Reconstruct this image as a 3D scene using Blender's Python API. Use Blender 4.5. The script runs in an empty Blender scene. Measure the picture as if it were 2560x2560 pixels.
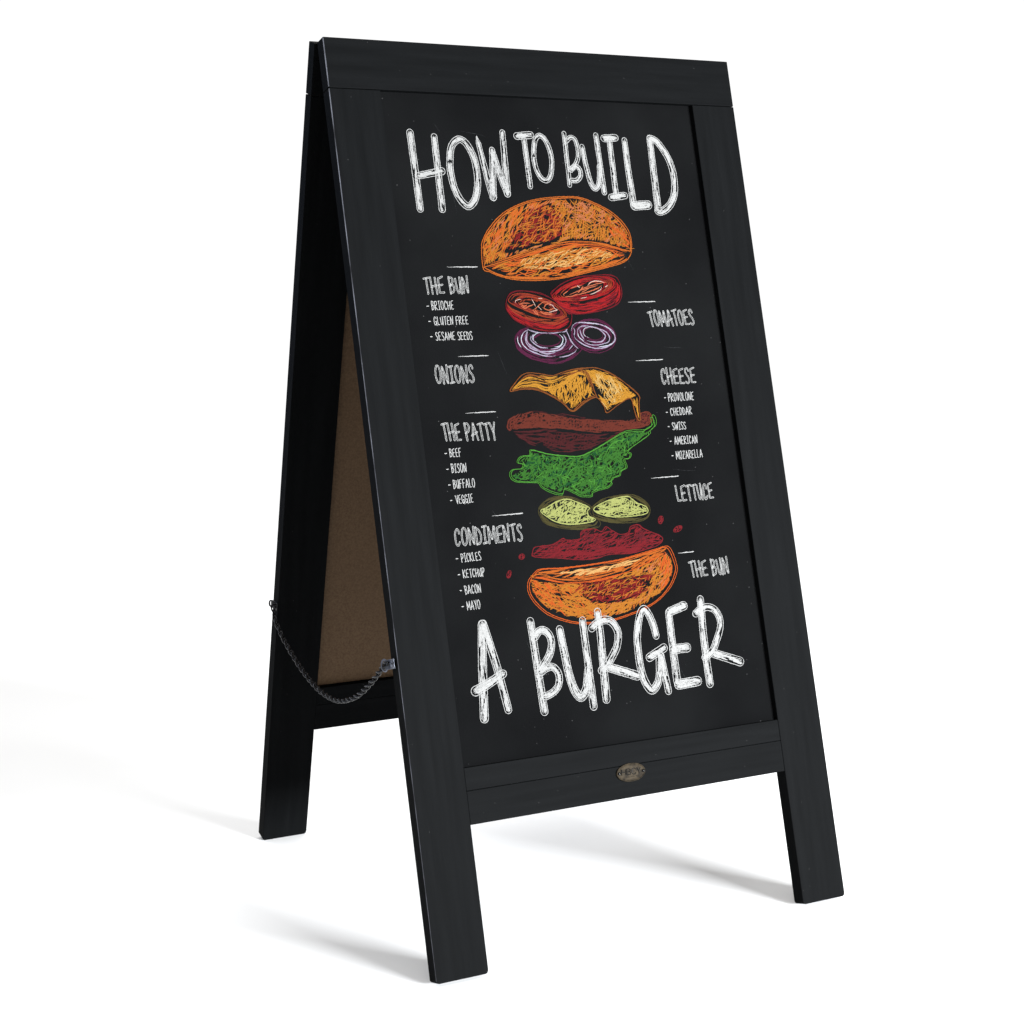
import bpy, bmesh, math, random
from mathutils import Vector, Matrix

# ------------------------------------------------------------------ scene, camera, light
S = bpy.context.scene
COL = S.collection
S.view_settings.view_transform = 'Standard'
S.view_settings.look = 'None'
S.view_settings.gamma = 1
S.view_settings.use_curve_mapping = False
S.view_settings.exposure = 0.0
S.cycles.max_bounces = 8

cam = bpy.data.cameras.new('camera')
cam.sensor_width = 36
cam.sensor_fit = 'HORIZONTAL'
cam.lens = 4343.4856 / 2560 * 36
cam.shift_x = (1280 - 1387.2477) / 2560
cam.shift_y = (1291.8668 - 1280) / 2560
cam.clip_start = 0.05
cam.clip_end = 200
camera = bpy.data.objects.new('camera', cam)
COL.objects.link(camera)
camera.location = (-0.6791, -1.5063, 0.7057)
camera.rotation_euler = (1.4312, 0.0061, -0.4974)
S.camera = camera

W = bpy.data.worlds.new('World')
S.world = W
W.use_nodes = True
nt = W.node_tree
bgn = nt.nodes['Background']
# a studio: bright white surround behind the sign, a dimmer room on the camera's side
tc = nt.nodes.new('ShaderNodeTexCoord')
dot = nt.nodes.new('ShaderNodeVectorMath'); dot.operation = 'DOT_PRODUCT'
dot.inputs[1].default_value = (0.45, 0.893, 0.0)
mr = nt.nodes.new('ShaderNodeMapRange'); mr.interpolation_type = 'SMOOTHSTEP'
mr.inputs['From Min'].default_value = 0.05
mr.inputs['From Max'].default_value = 0.62
mr.inputs['To Min'].default_value = 0.24
mr.inputs['To Max'].default_value = 1.06
nt.links.new(tc.outputs['Generated'], dot.inputs[0])
nt.links.new(dot.outputs['Value'], mr.inputs['Value'])
nt.links.new(mr.outputs['Result'], bgn.inputs['Strength'])
# a bluish tint added to the world far left, cooling the left-facing sides
dot2 = nt.nodes.new('ShaderNodeVectorMath'); dot2.operation = 'DOT_PRODUCT'
dot2.inputs[1].default_value = (-0.8, 0.6, 0.0)
mr2 = nt.nodes.new('ShaderNodeMapRange'); mr2.interpolation_type = 'SMOOTHSTEP'
mr2.inputs['From Min'].default_value = 0.55
mr2.inputs['From Max'].default_value = 0.86
mixc = nt.nodes.new('ShaderNodeMix'); mixc.data_type = 'RGBA'
mixc.inputs['A'].default_value = (1, 1, 1, 1)
mixc.inputs['B'].default_value = (0.50, 0.66, 1.0, 1)
nt.links.new(tc.outputs['Generated'], dot2.inputs[0])
nt.links.new(dot2.outputs['Value'], mr2.inputs['Value'])
nt.links.new(mr2.outputs['Result'], mixc.inputs['Factor'])
nt.links.new(mixc.outputs['Result'], bgn.inputs['Color'])

def area(name, loc, target, size, size_y, power, color):
    l = bpy.data.lights.new(name, 'AREA')
    l.shape = 'RECTANGLE'
    l.size = size
    l.size_y = size_y
    l.energy = power
    l.color = color
    o = bpy.data.objects.new(name, l)
    COL.objects.link(o)
    o.location = loc
    d = Vector(target) - Vector(loc)
    o.rotation_euler = d.to_track_quat('-Z', 'Y').to_euler()
    return o

# softbox low at the front right (throws the foot shadows to the back left), a big overhead bank
area('softbox_key', (2.0, -3.8, 1.0), (0.2, 0.25, 0.1), 1.7, 0.55, 930, (0.95, 0.975, 1.0))
area('softbox_top', (0.5, 1.1, 5.0), (0.5, 1.1, 0.0), 9.0, 9.0, 350, (1.0, 0.985, 0.955))

# ------------------------------------------------------------------ sizes (metres), taken from the sign itself
PW, PL, TH = 0.508, 0.9798, 0.0173          # panel width, height along the slope, timber thickness
TOP_H, V2, V3, ST = 0.0553, 0.2074, 0.1494, 0.0578
ANG, YC, REC = 0.2583, 0.2704, 0.0062
Z0 = TH * math.sin(ANG)
MAT_F = Matrix(((1, 0, 0, 0), (0, math.sin(ANG), -math.cos(ANG), 0), (0, math.cos(ANG), math.sin(ANG), Z0), (0, 0, 0, 1)))
MAT_B = Matrix(((1, 0, 0, 0), (0, -math.sin(ANG), -math.cos(ANG), 2 * YC), (0, math.cos(ANG), -math.sin(ANG), Z0), (0, 0, 0, 1)))
# panel space: x across, y up the slope; front panel lies in z -TH..0 (outside at 0), rear panel in z 0..TH (outside at 0)

# ------------------------------------------------------------------ traced chalk work (millimetres on the board, origin = lower left corner of the front panel)
BIG = [
[0,[[89.2,881.1],[90,797.1]],[3.92,3.74],0,0],
[0,[[116.9,877.6],[115.8,797.1]],[3.49,3.87],0,0],
[0,[[93.4,833.8],[120.7,839.3]],[3.6,4.17],0,0],
[0,[[131.9,850.1],[134.5,863.1],[138.9,871],[145.9,875.4],[152.5,872.8],[157.8,864.7],[161.7,852.7],[162.7,839.8],[162.1,827.7],[159.8,817.5],[155.5,807.3],[148.1,800.7],[141.7,804.3],[136.4,812.5],[132.6,824.4],[131.2,837.2]],[3.85,3.85],1,0],
[0,[[167.9,879.4],[174.6,832.6],[178.6,811.3]],[2.51,4.06],0,1],
[0,[[179.2,811.4],[184.6,864.7]],[3.7,3.21],0,0],
[0,[[184.6,864.7],[189.9,839],[196.6,815.4]],[3.21,3.89],0,0],
[0,[[196.6,815.4],[200,884.8]],[3.92,3.23],0,0],
[0,[[217.4,881.4],[234.5,883.2]],[4.04,4.15],0,0],
[0,[[225.8,878],[226.1,824.3]],[2.93,2.93],0,0],
[0,[[235.3,859.5],[237.5,871],[240.7,879],[245.6,882.9],[251.1,879.8],[255.1,871.6],[257.1,861.2],[257,851.8],[255.1,842.3],[251.7,834.5],[246.8,831.3],[241.1,834.2],[237.1,841.9],[235.4,851.2]],[2.75,2.75],1,0],
[0,[[277.5,886.4],[276.1,826.6]],[2.65,2.43],0,0],
[0,[[279.7,877.6],[285,882.2],[290.5,879.5],[292.5,869.5],[291.9,861.1],[288.3,852.6],[282.8,847.2],[279,845]],[2.45,2.45],0,0],
[0,[[280,844],[285.9,848.6],[290.4,846.8],[292.2,841.6],[290.6,836.3],[285.9,832.5],[279.4,832.2]],[2.67,2.67],0,0],
[0,[[298.5,871.8],[299.5,857.1],[301.4,842.3],[303.7,829.7],[308.2,823.3],[313.4,827.8],[316.5,838.5],[317.8,849.1]],[2.79,3.13],0,0],
[0,[[318.3,885.6],[319.5,819]],[3.03,3.03],0,0],
[0,[[328.5,882.3],[343.5,883.5]],[4.2,4.2],0,0],
[0,[[335.3,878.8],[334.5,818.1]],[3.27,3.27],0,0],
[0,[[327.9,813.5],[345.6,815.9]],[4.07,4.07],0,0],
[0,[[355.2,880.8],[355,850],[355.7,811.6],[355.8,804.1]],[3.41,4.09],0,0],
[0,[[357,804.1],[375,805.4]],[5.26,5.26],0,0],
[0,[[389.4,884],[387.9,800.8]],[3.79,4.36],0,0],
[0,[[389.8,884.5],[397.6,881.3],[404.8,872.3],[411.3,860],[414.7,846],[415,831.9],[412.5,818.9],[406.5,808],[398.6,800.9],[390.7,797.6],[387.2,798.6]],[3.95,4.41],0,0],
[1,[[101.5,351.1],[95.8,307.5],[90.6,254.2]],[4.88,4.79],0,0],
[1,[[102.3,351.5],[112.1,305.7],[119.2,259.7]],[4.55,4.18],0,0],
[1,[[84.3,283.4],[99.2,289],[118.2,297.6]],[5.24,4.34],0,0],
[1,[[157.9,349.1],[160.9,252.8]],[4.15,4.43],0,0],
[1,[[160.8,331.9],[166.1,337.1],[172.1,337.8],[177.5,333.2],[179.6,325.5],[178.1,316.8],[174,309.3],[167.5,302.1],[162.8,297.3]],[4.11,4.11],0,0],
[1,[[162.9,294.2],[170.9,298.1],[177.4,298],[182.3,292.9],[183.6,286.1],[181.5,278.4],[176.2,272.8],[167.7,269],[163.7,268.6]],[3.92,3.92],0,0],
[1,[[191.5,336.8],[193.6,309.8],[195.7,289.1],[199.3,272.7],[205.9,262.6],[213.4,268.4],[217.7,280.4],[219.8,289]],[4.23,5.17],0,0],
[1,[[220.4,343.5],[220.4,250.8]],[4.06,4.34],0,0],
[1,[[240.1,351.1],[240.1,327.2],[237.2,256.6]],[4.02,4.78],0,0],
[1,[[230.4,334.2],[240,339.9],[249.5,341.2],[256.3,337.8],[261,330.1],[261.7,321.9],[258.5,311.4],[250.6,300.5],[243.7,292.7],[235.8,287.8]],[4.34,4.34],0,0],
[1,[[245.9,289.8],[278.9,277]],[4.84,5.03],0,0],
[1,[[309.3,317.6],[307.6,329],[304,340.3],[298.9,348.2],[292.8,343.3],[287.7,329.2],[284.9,315.8],[284,299.6],[284.6,283.2],[287.7,269.2],[294.6,259.3],[303.1,265.6],[307.4,276],[309.2,287.7],[310.4,295.7]],[4.08,4.66],0,0],
[1,[[297.2,294.9],[317,303.4]],[4.52,4.72],0,0],
[1,[[312.5,295.5],[315.6,255.9]],[3.53,4.11],0,0],
[1,[[329.4,341.5],[328.7,299.2],[328.6,264.4]],[4.15,4.74],0,0],
[1,[[331.2,342.2],[349.8,346.9]],[4.69,4.99],0,0],
[1,[[328.9,300.6],[346.8,300.5]],[5.17,5.17],0,0],
[1,[[329.8,261.5],[354.9,262.4]],[5.57,5.37],0,0],
[1,[[372.8,352],[370.3,304],[370.3,257.7]],[4.31,4.61],0,0],
[1,[[364.1,336.7],[371.4,341.1],[381.5,342.4],[389.7,338.4],[394.3,330.4],[394.8,322.9],[392.6,314.7],[387.1,305],[381.8,296.3],[375.3,290.5],[368.2,287.1]],[4.05,4.05],0,0],
[1,[[380.8,290.3],[413.9,277.6]],[4.78,5.29],0,0]]
TXT = [
[0,'THE BUN',[83.6,705.1],[135.1,705.3],[83.6,722.7]],
[1,'BRIOCHE',[89.1,687.1],[114.8,687.4],[89.3,696.7],[[83.2,691.5],[86.1,691.6]]],
[1,'GLUTEN FREE',[89.6,670.9],[129.7,671],[89.8,680],[[83.2,675],[86.1,675.1]]],
[1,'SESAME SEEDS',[89.4,654.4],[132.4,654.4],[89.4,663.4],[[83,658.5],[85.9,658.6]]],
[0,'ONIONS',[83.7,608.2],[128.4,607.7],[83.6,626.7]],
[0,'THE PATTY',[83.9,546.8],[145.9,545.5],[83.2,564.8]],
[1,'BEEF',[88.9,529.2],[102.1,529.1],[88.8,538.5],[[82.8,533.4],[85.8,533.5]]],
[1,'BISON',[88.7,512.6],[105.9,512.5],[88.9,522],[[82.7,516.6],[85.6,516.7]]],
[1,'BUFFALO',[88.6,495.8],[113.6,495.9],[88.7,505.1],[[82.5,500],[85.5,500.1]]],
[1,'VEGGIE',[89.5,479.6],[109.6,479.7],[89.1,488.8],[[82.6,483.5],[85.4,483.6]]],
[0,'CONDIMENTS',[82.5,435.6],[161.5,435.3],[83,453.6]],
[1,'PICKLES',[87.3,417.9],[110.1,418.4],[87.1,427.3],[[80.9,422.2],[83.8,422.2]]],
[1,'KETCHUP',[87,401.4],[111.9,401.1],[87,410.4],[[80.9,405.4],[83.7,405.5]]],
[1,'BACON',[86.9,384.3],[105.4,384.4],[86.7,393.6],[[80.8,388.7],[83.5,388.7]]],
[1,'MAYO',[86.9,367.5],[102.2,367.7],[87,377.1],[[80.7,372],[83.5,372]]],
[0,'TOMATOES',[356.3,664.6],[415.9,664.8],[354.8,681.9]],
[0,'CHEESE',[361.6,597.5],[406.7,597.3],[361.7,615.1]],
[1,'PROVOLONE',[366.8,577.3],[401,577.6],[367.2,586.7],[[361.4,581.7],[364.1,581.9]]],
[1,'CHEDDAR',[367.2,560.9],[395.8,561.5],[367.5,569.9],[[361.3,565],[363.9,565.2]]],
[1,'SWISS',[367.1,544.5],[385.2,544.8],[367.1,553.1],[[361.2,548.7],[363.8,548.8]]],
[1,'AMERICAN',[367.3,527.9],[397.9,528],[367.6,537.1],[[361.2,531.9],[363.8,532.1]]],
[1,'MOZARELLA',[366.7,510.9],[402.1,511.5],[367.1,520.4],[[361,515.5],[363.7,515.6]]],
[0,'LETTUCE',[360.9,463.6],[409.2,463.7],[360.5,480.9]],
[0,'THE BUN',[365,377.3],[416.2,377.8],[364.5,394.7]]]
RULES = [[[112.8,733.8],[149.2,733.8]],[[112.4,636.3],[148.8,636.5]],[[112.8,575.1],[149,575.3]],[[129,463.9],[165.9,464.2]],[[331.1,692.5],[367.4,692.7]],[[330.9,625.3],[367.2,625.6]],[[330.2,491.9],[366.9,492.1]],[[352.2,405.7],[373.4,405.9]]]
DRAWINGS = {
'bun_top':[
['h',[[159.5,758.9],[163.9,768.1],[177.9,783.8],[191.2,793.2],[206.2,800.4],[226.4,807.1],[236.6,806.6],[224.4,793],[205.4,776.5],[191.5,759],[185.1,749.8],[200.3,749.8],[179,741.7],[158.8,736],[157.6,745.2]],'och',52,0.62,17.94,1.08,14],
['h',[[159.5,758.9],[163.9,768.1],[177.9,783.8],[191.2,793.2],[206.2,800.4],[226.4,807.1],[236.6,806.6],[224.4,793],[205.4,776.5],[191.5,759],[185.1,749.8],[200.3,749.8],[179,741.7],[158.8,736],[157.6,745.2]],'or',60,0.5,15.54,1.08,14],
['h',[[159.5,758.9],[163.9,768.1],[177.9,783.8],[191.2,793.2],[206.2,800.4],[226.4,807.1],[236.6,806.6],[224.4,793],[205.4,776.5],[191.5,759],[185.1,749.8],[200.3,749.8],[179,741.7],[158.8,736],[157.6,745.2]],'dor',48,0.2,17.94,0.96,14],
['h',[[159.5,758.9],[163.9,768.1],[177.9,783.8],[191.2,793.2],[206.2,800.4],[226.4,807.1],[236.6,806.6],[224.4,793],[205.4,776.5],[191.5,759],[185.1,749.8],[200.3,749.8],[179,741.7],[158.8,736],[157.6,745.2]],'sal',50,0.07,13.15,1.08,14],
['h',[[158.5,756.6],[164.8,756.6],[185.1,749.8],[200.3,749.8],[179,741.7],[158,734.9]],'och',75,0.5,16.73,0.96,14],
['h',[[218.2,804],[234.2,807.8],[252.8,810.4],[265.7,809.4],[255.6,802.8],[244.1,804.4],[233.2,800.7],[221.6,791.8]],'or',35,0.6,15.94,1.1,14],
['h',[[218.2,804],[234.2,807.8],[252.8,810.4],[265.7,809.4],[255.6,802.8],[244.1,804.4],[233.2,800.7],[221.6,791.8]],'sal',40,0.2,13.49,0.98,14],
['h',[[211.5,792.8],[233.9,805.4],[251.8,803.9],[266.5,797],[269.5,781.6],[268,771],[243.1,761.5],[224.7,759.1],[195.4,750.9],[184,750.9],[189.9,765.9],[202.4,782.3]],'red',50,0.22,14.67,0.98,14],
['h',[[223.1,793],[230.7,801.3],[245.3,803.8],[257.2,795.7],[264.5,782.8],[261.6,772.1],[242,762.6],[224.8,760],[206.1,754.4],[185.4,751.5],[192,762.5],[204.4,778.8]],'red',50,0.42,18.41,1.1,14],
['h',[[223.1,793],[230.7,801.3],[245.3,803.8],[257.2,795.7],[264.5,782.8],[261.6,772.1],[242,762.6],[224.8,760],[206.1,754.4],[185.4,751.5],[192,762.5],[204.4,778.8]],'red',-20,0.3,18.41,0.98,14],
['h',[[223.1,793],[230.7,801.3],[245.3,803.8],[257.2,795.7],[264.5,782.8],[261.6,772.1],[242,762.6],[224.8,760],[206.1,754.4],[185.4,751.5],[192,762.5],[204.4,778.8]],'och',14,0.22,13.5,0.74,14],
['h',[[223.1,793],[230.7,801.3],[245.3,803.8],[257.2,795.7],[264.5,782.8],[261.6,772.1],[242,762.6],[224.8,760],[206.1,754.4],[185.4,751.5],[192,762.5],[204.4,778.8]],'or',58,0.24,17.18,0.74,14],
['h',[[246,808.5],[265.9,810.6],[289.6,810.3],[304.8,804.6],[319.9,797.6],[332,788.7],[340.2,779.8],[343.6,766.6],[343.1,754.6],[327.2,756.9],[310.4,761.7],[290.7,764],[271,764.5],[249.6,761.5],[257.5,770.9],[260.3,781.6],[254.4,794.5],[247.8,802.6]],'och',-32,0.28,21.07,0.99,14],
['h',[[246,808.5],[265.9,810.6],[289.6,810.3],[304.8,804.6],[319.9,797.6],[332,788.7],[340.2,779.8],[343.6,766.6],[343.1,754.6],[327.2,756.9],[310.4,761.7],[290.7,764],[271,764.5],[249.6,761.5],[257.5,770.9],[260.3,781.6],[254.4,794.5],[247.8,802.6]],'och',15,0.25,16.11,0.99,14],
['h',[[246,808.5],[265.9,810.6],[289.6,810.3],[304.8,804.6],[319.9,797.6],[332,788.7],[340.2,779.8],[343.6,766.6],[343.1,754.6],[327.2,756.9],[310.4,761.7],[290.7,764],[271,764.5],[249.6,761.5],[257.5,770.9],[260.3,781.6],[254.4,794.5],[247.8,802.6]],'or',62,0.28,14.87,0.99,14],
['h',[[246,808.5],[265.9,810.6],[289.6,810.3],[304.8,804.6],[319.9,797.6],[332,788.7],[340.2,779.8],[343.6,766.6],[343.1,754.6],[327.2,756.9],[310.4,761.7],[290.7,764],[271,764.5],[249.6,761.5],[257.5,770.9],[260.3,781.6],[254.4,794.5],[247.8,802.6]],'och',75,0.22,14.87,0.87,14],
['h',[[246,808.5],[265.9,810.6],[289.6,810.3],[304.8,804.6],[319.9,797.6],[332,788.7],[340.2,779.8],[343.6,766.6],[343.1,754.6],[327.2,756.9],[310.4,761.7],[290.7,764],[271,764.5],[249.6,761.5],[257.5,770.9],[260.3,781.6],[254.4,794.5],[247.8,802.6]],'sal',30,0.12,13.63,1.12,14],
['h',[[268.2,781.6],[301.4,781.9],[341,776.2],[343.1,754.6],[311.6,760.5],[290.7,764],[265.8,765.1]],'och',78,0.3,14.96,1,14],
['h',[[316.6,794],[331.6,785.7],[345,766.6],[342.9,753.4],[328.4,755.7],[319.9,771.3]],'dor',-50,0.4,19.05,1.02,14],
['h',[[263.2,809.9],[304.8,804.6],[301.9,785.5],[282,785.3],[263.6,794.6]],'sal',-20,0.35,13.72,1.12,14],
['h',[[185.3,750.9],[208.4,753.2],[245.9,762.7],[267.8,769.8],[269.7,765.1],[232,756.8],[200,747.4]],'och',18,0.45,18.1,0.97,14],
['h',[[185.3,750.9],[208.4,753.2],[245.9,762.7],[267.8,769.8],[269.7,765.1],[232,756.8],[200,747.4]],'sal',22,0.2,14.48,0.84,14],
['l',[[159.3,735.4],[198.7,747.2],[238.8,758.5],[271,764.5],[298.6,763.4],[324.6,757.5],[340,752.2]],[[161.5,733.1],[199.5,743.7],[238.1,754.2],[270.2,759],[297.8,758.1],[323.9,753.1],[336.8,749]],'or',0.55,0.3,0.95,0.72],
['l',[[159.2,734.3],[198.4,745.1],[238.4,755.8],[270.5,761.6],[298.2,760.5],[324.2,755.1],[339.8,751]],[[165.2,732.5],[198.7,738.2],[237.2,747.4],[269.6,755.1],[297.5,755.7],[323.6,751],[336.7,748.3]],'dor',0.5,0.25,0.95,0.72],
['h',[[163.9,732.5],[181,738.2],[199.4,743.4],[237.9,752.7],[269.9,757.4],[297.7,756.9],[323.7,751.6],[336.7,748],[327.4,740.2],[307.7,734.9],[287.1,730.8],[266.7,726.8],[246.6,723.4],[227,721.8],[206.5,721.7],[187.7,723.2],[173.3,727.9]],'or',14,0.5,20.32,1.08,14],
['h',[[163.9,732.5],[181,738.2],[199.4,743.4],[237.9,752.7],[269.9,757.4],[297.7,756.9],[323.7,751.6],[336.7,748],[327.4,740.2],[307.7,734.9],[287.1,730.8],[266.7,726.8],[246.6,723.4],[227,721.8],[206.5,721.7],[187.7,723.2],[173.3,727.9]],'och',20,0.3,19.13,1.08,14],
['h',[[163.9,732.5],[181,738.2],[199.4,743.4],[237.9,752.7],[269.9,757.4],[297.7,756.9],[323.7,751.6],[336.7,748],[327.4,740.2],[307.7,734.9],[287.1,730.8],[266.7,726.8],[246.6,723.4],[227,721.8],[206.5,721.7],[187.7,723.2],[173.3,727.9]],'dor',8,0.22,22.72,1.08,14],
['l',[[160,731.4],[176.8,726.2],[206.6,722.5],[246.8,724.6],[287.3,732],[321.8,739],[334.9,745]],[[158.2,731.7],[175.3,724.2],[206.3,720.2],[246.4,721.9],[286.9,729.1],[322.8,736.9],[338.8,744.4]],'or',0.75,0.25,1.07,0.72],
['h',[[196.1,737.6],[211,744.5],[237.7,750.9],[270.7,753.9],[301.3,754.5],[318,749.8],[322.8,745.6],[301.7,739.7],[267.9,735],[241.3,731.3],[215.3,729.4],[202.9,732.4]],'crm',17,0.5,20.58,0.97,14],
['h',[[196.1,737.6],[211,744.5],[237.7,750.9],[270.7,753.9],[301.3,754.5],[318,749.8],[322.8,745.6],[301.7,739.7],[267.9,735],[241.3,731.3],[215.3,729.4],[202.9,732.4]],'crm',55,0.08,10.89,0.73,14],
['h',[[196.1,737.6],[211,744.5],[237.7,750.9],[270.7,753.9],[301.3,754.5],[318,749.8],[322.8,745.6],[301.7,739.7],[267.9,735],[241.3,731.3],[215.3,729.4],[202.9,732.4]],'och',20,0.3,18.16,0.97,14],
['o',[[156.5,755.5],[160.4,765.8],[167.3,775.1],[177.5,785.5],[190.2,794.9],[205.2,802.1],[221.3,807.6],[239.9,811],[259.7,812.9],[278.2,813.5],[291.2,811.6],[305.1,806.4],[320.1,799.4],[332.3,790.5],[341.5,779.8],[345.5,770.2],[346.1,760.6],[344.4,752.2],[344.6,751],[341.8,746.2],[335.5,740.2],[325.4,736],[307.3,731.9],[286.6,727.3],[266.2,723.3],[246.1,719.9],[226.5,718.3],[206,718.2],[187.2,720],[172.7,723.7],[162.1,728.2],[155.4,732]],'or',0.96,1,1,0.36,0],
['o',[[158.1,754.1],[162,764.5],[168.9,773.7],[179.1,784.2],[191.8,793.6],[206.8,800.7],[222.9,806.2],[241.5,809.6],[257.9,811.4],[276.4,812],[289.3,810.1],[303.2,804.9],[318.3,797.9],[330.5,789.1],[339.7,778.3],[343.7,768.7],[344.2,759.1],[342.5,750.7]],'or',0.96,0,2,0.72,0],
['o',[[156.3,733.6],[163,729.8],[173.6,725.3],[188.2,721.6],[207,719.9],[227.5,719.9],[247.1,721.5],[267.2,724.9],[287.6,728.9],[308.3,733.6],[326.4,737.7],[336.5,741.9]],'or',0.95,0,2,0.6,0],
['o',[[157.3,733.9],[178.6,739.4],[198.4,745.1],[218.3,750.9],[238.5,756.8],[258.6,760.9],[272,762.5],[291.7,761.6],[311.4,759.1],[328.1,754.3],[342.6,751]],'or',0.83,0,2,0.72,0],
['o',[[157.2,733.7],[158.2,749.8],[161,756.6]],'or',0.95,0,1,0.36,0],
['o',[[337.6,754],[348.5,754.2]],'och',0.64,0,1,0.51,0]],
'tomato_left':[
['l',[[178.3,692.3],[183.5,684.8],[200.1,676.4],[217.2,671.5],[236.4,670.8],[251.4,676.1]],[[177.8,686.6],[186,675.5],[198.9,668.4],[216,663.1],[235.1,662.2],[252.5,670.2]],'tred',1.1,0.3,1.2,0.72],
['l',[[178.5,693.4],[183.8,686.5],[200.3,678.1],[217.4,672.6],[236.6,672.3],[251.6,677.2]],[[177.9,687.7],[186.3,677.3],[199.2,670.1],[216.1,664],[235.3,663],[252.7,671.4]],'tdk',0.35,0.25,0.96,0.72],
['l',[[178.5,693.4],[183.9,687.6],[200.6,680.4],[217.7,675],[236.9,674],[251.1,678.4]],[[178.4,691.1],[186.9,681.8],[200,675.9],[217,670.3],[236.1,668.8],[252.6,674.9]],'tbr',0.8,0.25,1.08,0.72],
['l',[[180.8,696.8],[188.6,703.1],[203.9,703.5],[221.2,699.2],[235.8,693.2],[247.4,684.3],[249.8,678.4],[243.6,675.6],[230.7,675.9],[213.2,679.7],[196.4,686.3],[184.6,692.2],[180.8,696.8]],[[190.4,694.8],[196.1,699.3],[207.1,699.6],[219.5,696.5],[230,692.2],[238.4,685.8],[240.1,681.6],[235.6,679.6],[226.4,679.7],[213.8,682.5],[201.7,687.2],[193.1,691.5],[190.4,694.8]],'tbr',0.85,0.12,1.08,0.72],
['l',[[180.8,696.8],[188.6,703.1],[203.9,703.5],[221.2,699.2],[235.8,693.2],[247.4,684.3],[249.8,678.4],[243.6,675.6],[230.7,675.9],[213.2,679.7],[196.4,686.3],[184.6,692.2],[180.8,696.8]],[[194.6,694],[199.3,697.7],[208.5,698],[218.8,695.4],[227.6,691.8],[234.5,686.5],[236,683],[232.2,681.3],[224.5,681.4],[214.1,683.7],[203.9,687.6],[196.8,691.2],[194.6,694]],'tdk',0.3,0.12,0.84,0.72],
['l',[[189.4,695.1],[195.3,699.7],[206.8,700],[219.7,696.8],[230.6,692.3],[239.4,685.7],[241.1,681.3],[236.5,679.2],[226.8,679.3],[213.8,682.2],[201.1,687.1],[192.2,691.6],[189.4,695.1]],[[199.7,692.9],[203.3,695.7],[210.2,695.9],[218,694],[224.5,691.3],[229.7,687.3],[230.8,684.6],[228,683.4],[222.2,683.5],[214.4,685.2],[206.8,688.1],[201.4,690.8],[199.7,692.9]],'tbr',0.35,0.1,0.96,0.72],
['o',[[193.3,691.6],[198.7,693.1],[206.4,692.6]],'tsal',1.15,0,1,0.25,1],
['o',[[194.8,690],[199.7,687.6],[206,689.9],[211.5,691.3]],'tsal',1.15,0,1,0.25,1],
['o',[[207.8,684.3],[214.5,688.2],[218.4,691.2],[224,693.9],[236.2,693.4]],'tsal',1.15,0,1,0.25,1],
['o',[[211.5,685.8],[214.3,681.1],[215.2,678.3]],'tsal',1.15,0,1,0.25,1],
['o',[[217.4,684.2],[222.1,681],[232.4,679.2]],'tsal',1.16,0,1,0.25,1],
['o',[[221.4,688.1],[227.9,684.8],[236.2,687]],'tsal',1.16,0,1,0.25,1],
['o',[[223.1,687.2],[226.2,691.1],[232.6,692.6]],'tsal',1.16,0,1,0.25,1],
['o',[[209.7,685.1],[211.8,681.9],[215,679.5]],'tsal',1.15,0,1,0.25,1],
['o',[[221.5,682.5],[227.5,681.7],[232.6,680.8]],'tsal',1.16,0,1,0.25,1],
['o',[[195.9,691.6],[199,689.2],[202.8,691.5]],'tsal',1.15,0,1,0.25,1],
['o',[[188.8,693.2],[190.1,696.3],[196.3,697.4]],'tpal',0.82,0,1,0.16,1],
['o',[[209.3,697.7],[211.7,692.9],[212.9,689]],'tpal',0.82,0,1,0.16,1],
['o',[[215.6,689.7],[219,686.1],[220.2,685.3]],'tpal',0.83,0,1,0.17,1],
['o',[[229.7,690.7],[234,690.2],[236.9,686.2],[240.3,685]],'tpal',0.83,0,1,0.17,1],
['o',[[228.5,682.4],[235.7,683.9],[240.3,685]],'tpal',0.83,0,1,0.17,1],
['o',[[217.7,698.3],[222.8,697.9]],'tpal',0.83,0,1,0.17,1],
['o',[[177,690],[179.9,699.1],[185.1,704.8],[194.3,707],[209.3,705.7],[224.2,702.1],[236.2,696.1],[245.3,687.8],[253.4,680.7],[256.5,679.5],[253.7,669],[247,663.4],[235,661.3],[215.9,662.3],[198.8,667.8],[185.9,675],[178.3,683.1]],'tdk',0.84,1,2,0.72,0],
['o',[[180.8,696.8],[188.6,703.1],[203.9,703.5],[221.2,699.2],[235.8,693.2],[247.4,684.3],[249.8,678.4],[243.6,675.6],[230.7,675.9],[213.2,679.7],[196.4,686.3],[184.6,692.2]],'tbr',0.84,1,1,0.48,0]],
'tomato_right':[
['l',[[236.4,697.3],[247.5,693.6],[265.6,692.2],[287.1,695.4],[305.3,701.1],[317.2,708.7],[318.5,717.6]],[[239.6,692.6],[248.8,684.9],[263.8,680.5],[290.6,683.4],[307.3,687.8],[320.7,696.2],[323.5,710.4]],'tred',1.1,0.3,1.23,0.74],
['l',[[236.5,698.4],[247.7,694.8],[265.7,693.4],[287.3,696.6],[305.5,702.3],[317.4,709.9]],[[239.6,692.6],[248.9,685.4],[264,681.7],[290.8,684.5],[307.5,689],[320.8,697.4]],'tdk',0.35,0.25,0.98,0.74],
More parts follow.
